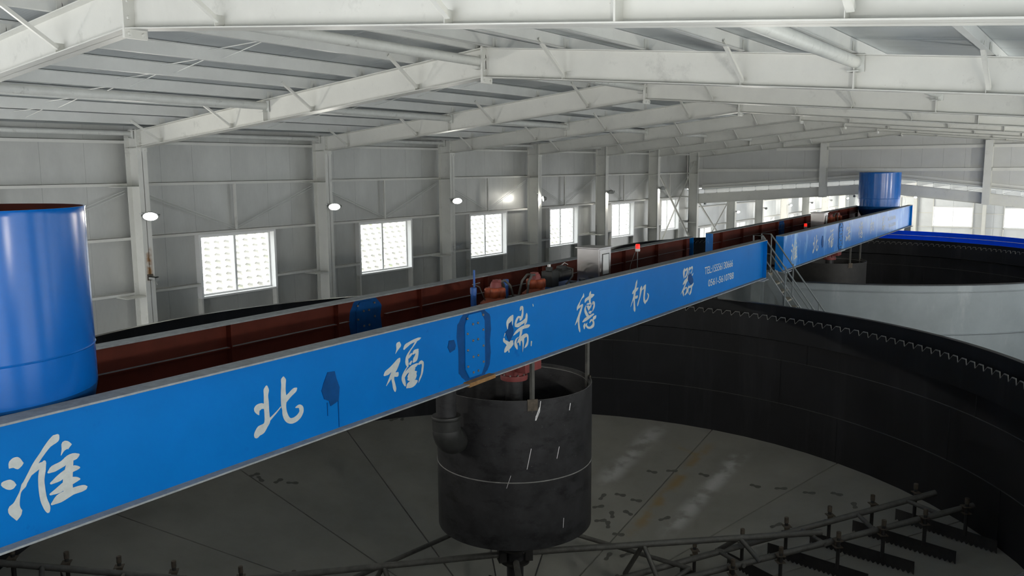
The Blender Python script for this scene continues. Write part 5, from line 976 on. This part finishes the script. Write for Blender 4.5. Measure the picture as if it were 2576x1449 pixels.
# hydraulic power pack
t = empty('power_pack', at(MB1, -.15, 2.02), RZ)
MB().box(-.42, .36, -.62, .62, .05, .60).build('oil_tank', M_BLUEP, t, .015); MB().box(-.44, .38, -.64, .64, .60, .615).build('tank_lid', M_BLUEP, t)
pm = MB().lathe([(0, -.26), (.06, -.26), (.11, -.24), (.125, -.2), (.125, .22), (.10, .26), (0, .27)], 24); pm.v = [(x - .1, z + .06, y + .80) for x, y, z in pm.v]; mo = pm.build('electric_motor', M_BLACKM, t)
for k in range(10):
    a = math.pi * (k + .5) / 10; MB().bar((-.1 + .13 * math.cos(a), -.12, .80 + .13 * math.sin(a)), (-.1 + .13 * math.cos(a), .25, .80 + .13 * math.sin(a)), .008, .02, 0, (math.cos(a), 0, math.sin(a))).build('cooling_fin', M_BLACKM, mo)
MB().box(-.16, -.02, -.04, .14, .90, .98).build('terminal_box', M_BLACKM, mo, .01)
MB().box(-.22, .02, -.50, -.24, .62, .92).box(-.16, -.06, -.44, -.34, .92, 1.0).build('pump_block', M_BLACKM, t, .01)
MB().lathe([(.02, 1.0), (.035, 1.0), (.035, 1.05), (0, 1.05)], 12, (-.11, -.39, 0)).build('pressure_gauge', M_STAIN, t)
MB().lathe([(.05, .615), (.05, .66), (.07, .66), (.07, .70), (0, .705)], 16, (.20, .0, 0)).build('filler_cap', M_GREY, t); MB().lathe([(.05, .615), (.05, .66), (.07, .66), (.07, .70), (0, .705)], 16, (.15, .45, 0)).build('filler_cap', M_GREY, t)
MB().tube([(-.1, .05, .99), (-.12, .2, 1.02), (-.1, .3, .98)], .014, 6).build('lifting_handle', M_STAIN, t)
for k in range(3): MB().tube([(.05 + .06 * k, -.62, .55), (.05 + .06 * k, -.74, .62), (.03 + .06 * k, -.84, .45), (.03 + .05 * k, -.90, .15)], .017, 8).build('hose', M_HOSE, t)
MB().tube([(-.02, .14, .95), (.12, .12, .92), (.2, -.02, .80), (.16, -.2, .66)], .016, 8).build('hose', M_HOSE, t)
tag(t, 'hydraulic power pack with black motor on blue oil tank, foreground bridge', 'power pack')
# stainless cabinets
def cabinet(Mx, lx, ly, z0, label):
    t = empty('control_cabinet', at(Mx, lx, ly), RZ)
    MB().box(-.25, .25, -.25, .25, z0, z0 + .92).build('body', M_STAIN, t, .008)
    MB().box(-.28, .29, -.28, .28, z0 + .92, z0 + .945).build('rain_hood', M_STAIN, t, .004)
    d = MB().box(.25, .266, -.235, .235, z0 + .02, z0 + .90).build('door', M_STAIN, t, .003)
    MB().box(.266, .270, -.12, .14, z0 + .40, z0 + .80).build('window_pane', M_WHITEP, d); MB().box(.266, .274, -.135, .155, z0 + .385, z0 + .40).box(.266, .274, -.135, .155, z0 + .80, z0 + .815).box(.266, .274, -.135, -.12, z0 + .4, z0 + .8).box(.266, .274, .14, .155, z0 + .4, z0 + .8).build('window_seal', M_BLACKM, d)
    MB().box(.266, .285, -.21, -.18, z0 + .45, z0 + .53).build('handle', M_STAIN, d)
    MB().box(-.22, -.16, -.2, .2, 0, z0).box(.16, .22, -.2, .2, 0, z0).build('foot_frame', M_GREY, t)
    return tag(t, label, 'cabinet', 'control cabinets')
cabinet(MB1, .02, 2.92, .36, 'stainless control cabinet with a door window on the foreground bridge')
cabinet(MB2, -.05, -1.75, .20, 'stainless control cabinet on the farther bridge, left of orange motors')
def beacon(Mx, lx, ly, h, label):
    t = empty('warning_beacon', at(Mx, lx, ly), RZ)
    MB().tube([(0, 0, 0), (0, 0, h - .06)], .012, 8).build('stem', M_GREY, t); MB().lathe([(.055, h - .06), (.06, h - .02), (.055, h)], 20).build('base', M_WHITEP, t)
    MB().lathe([(.052, h), (.052, h + .09), (.045, h + .105), (0, h + .108)], 20).build('lens', M_BEACON, t)
    MB().tube([(0, 0, h - .05), (-.02, -.10, h - .08), (-.03, -.30, h - .35), (-.03, -.42, .1)], .008, 6).build('cable', M_HOSE, t)
    return tag(t, label, 'beacon', 'red beacons')
beacon(MB1, -.25, 5.55, 1.03, 'small red warning beacon standing on the foreground bridge'); beacon(MB2, -.05, -3.65, .72, 'small red warning beacon standing on the farther bridge')

# ------------------------------------------------------------------ landing and stair between the bridges
ld = empty('stair_landing', at(MB1, 0, 11.7, 0), RZ)
MB().box(-1.1, 1.0, -.62, .70, 6.93, 6.99).build('deck', M_TREAD, ld); MB().box(.98, 1.0, -.62, .70, 6.80, 6.93).build('edge_channel', M_GREY, ld); MB().box(-1.1, -1.08, -.62, .70, 6.80, 6.93).build('edge_channel', M_GREY, ld)
tag(ld, 'dusty steel landing plate bridging the gap between the two blue bridges', 'landing')
sx0, sz0, run, rise = 1.02, 6.98, .162, .225
st = empty('steel_stair', at(MB1, 0, 11.62, 0), RZ); ns = 31
w0, w1 = -.42, .26
def sp(k): return (sx0 + run * k, sz0 - rise * k)
for w in (w0, w1):
    (xa, za), (xb, zb2) = sp(-.2), sp(ns)
    MB().bar((xa, w, za - .02), (xb, w, max(zb2, .1)), .012, .20).build('stringer', M_GREY, st); MB().bar((xa + .08, w + .025, za + .045), (xb + .08, w + .025, max(zb2, .1) + .065), .05, .01).build('stringer_lip', M_DUST, st)
for k in range(1, ns):
    x, z = sp(k); MB().box(x - .09, x + .11, w0 + .01, w1 - .01, z, z + .008).box(x + .10, x + .11, w0 + .01, w1 - .01, z - .04, z).build('tread', M_TREAD, st)
sl_ = rise / run
for w in (w0 - .03, w1 + .03):
    xt, zt__ = sp(-.6); H = 1.08; x1, z1_ = sp(27)
    MB().tube([(xt - .28, w, zt__ - .12), (xt - .28, w, 6.99 + 1.10), (xt - .02, w, 6.99 + 1.10), (x1, w, z1_ + H + .1)], .021, 10).build('handrail', M_GREY, st)
    MB().tube([(xt - .28, w, 6.99 + .55), (xt, w, 6.99 + .52), (x1, w, z1_ + H - .42)], .017, 8).build('midrail', M_GREY, st)
    MB().tube([(xt + .0, w, 6.97), (xt + .0, w, 6.99 + 1.09)], .019, 8).build('rail_post', M_GREY, st)
    for k in (3.4, 8.0, 12.6, 17.2, 21.8, 26.4):
        x, z = sp(k); MB().tube([(x, w, z - .05), (x, w, z + H - .03 + .0)], .019, 8).build('rail_post', M_GREY, st)
tag(st, 'steep grey steel stair with pipe handrails descending between the two tanks', 'stair')

# small steel hook bracket with rust stain on the nearest left column
hb = empty('hook_bracket', (XC, FRAMES[2] + .13, 7.30))
MB().box(0, .30, -.05, .05, -.01, .01).box(0, .30, -.05, -.04, -.07, .01).box(.29, .30, -.05, .05, -.12, .01).build('arm', M_LAMP, hb); MB().box(0, .01, -.08, .08, -.10, .06).build('back_plate', M_RUSTY, hb)
MB().tube([(.28, 0, -.12), (.28, 0, -.17), (.30, 0, -.20), (.33, 0, -.18)], .008, 6).build('hook', M_LAMP, hb)
tag(hb, 'small grey hook bracket bolted to the nearest left wall column', 'bracket')
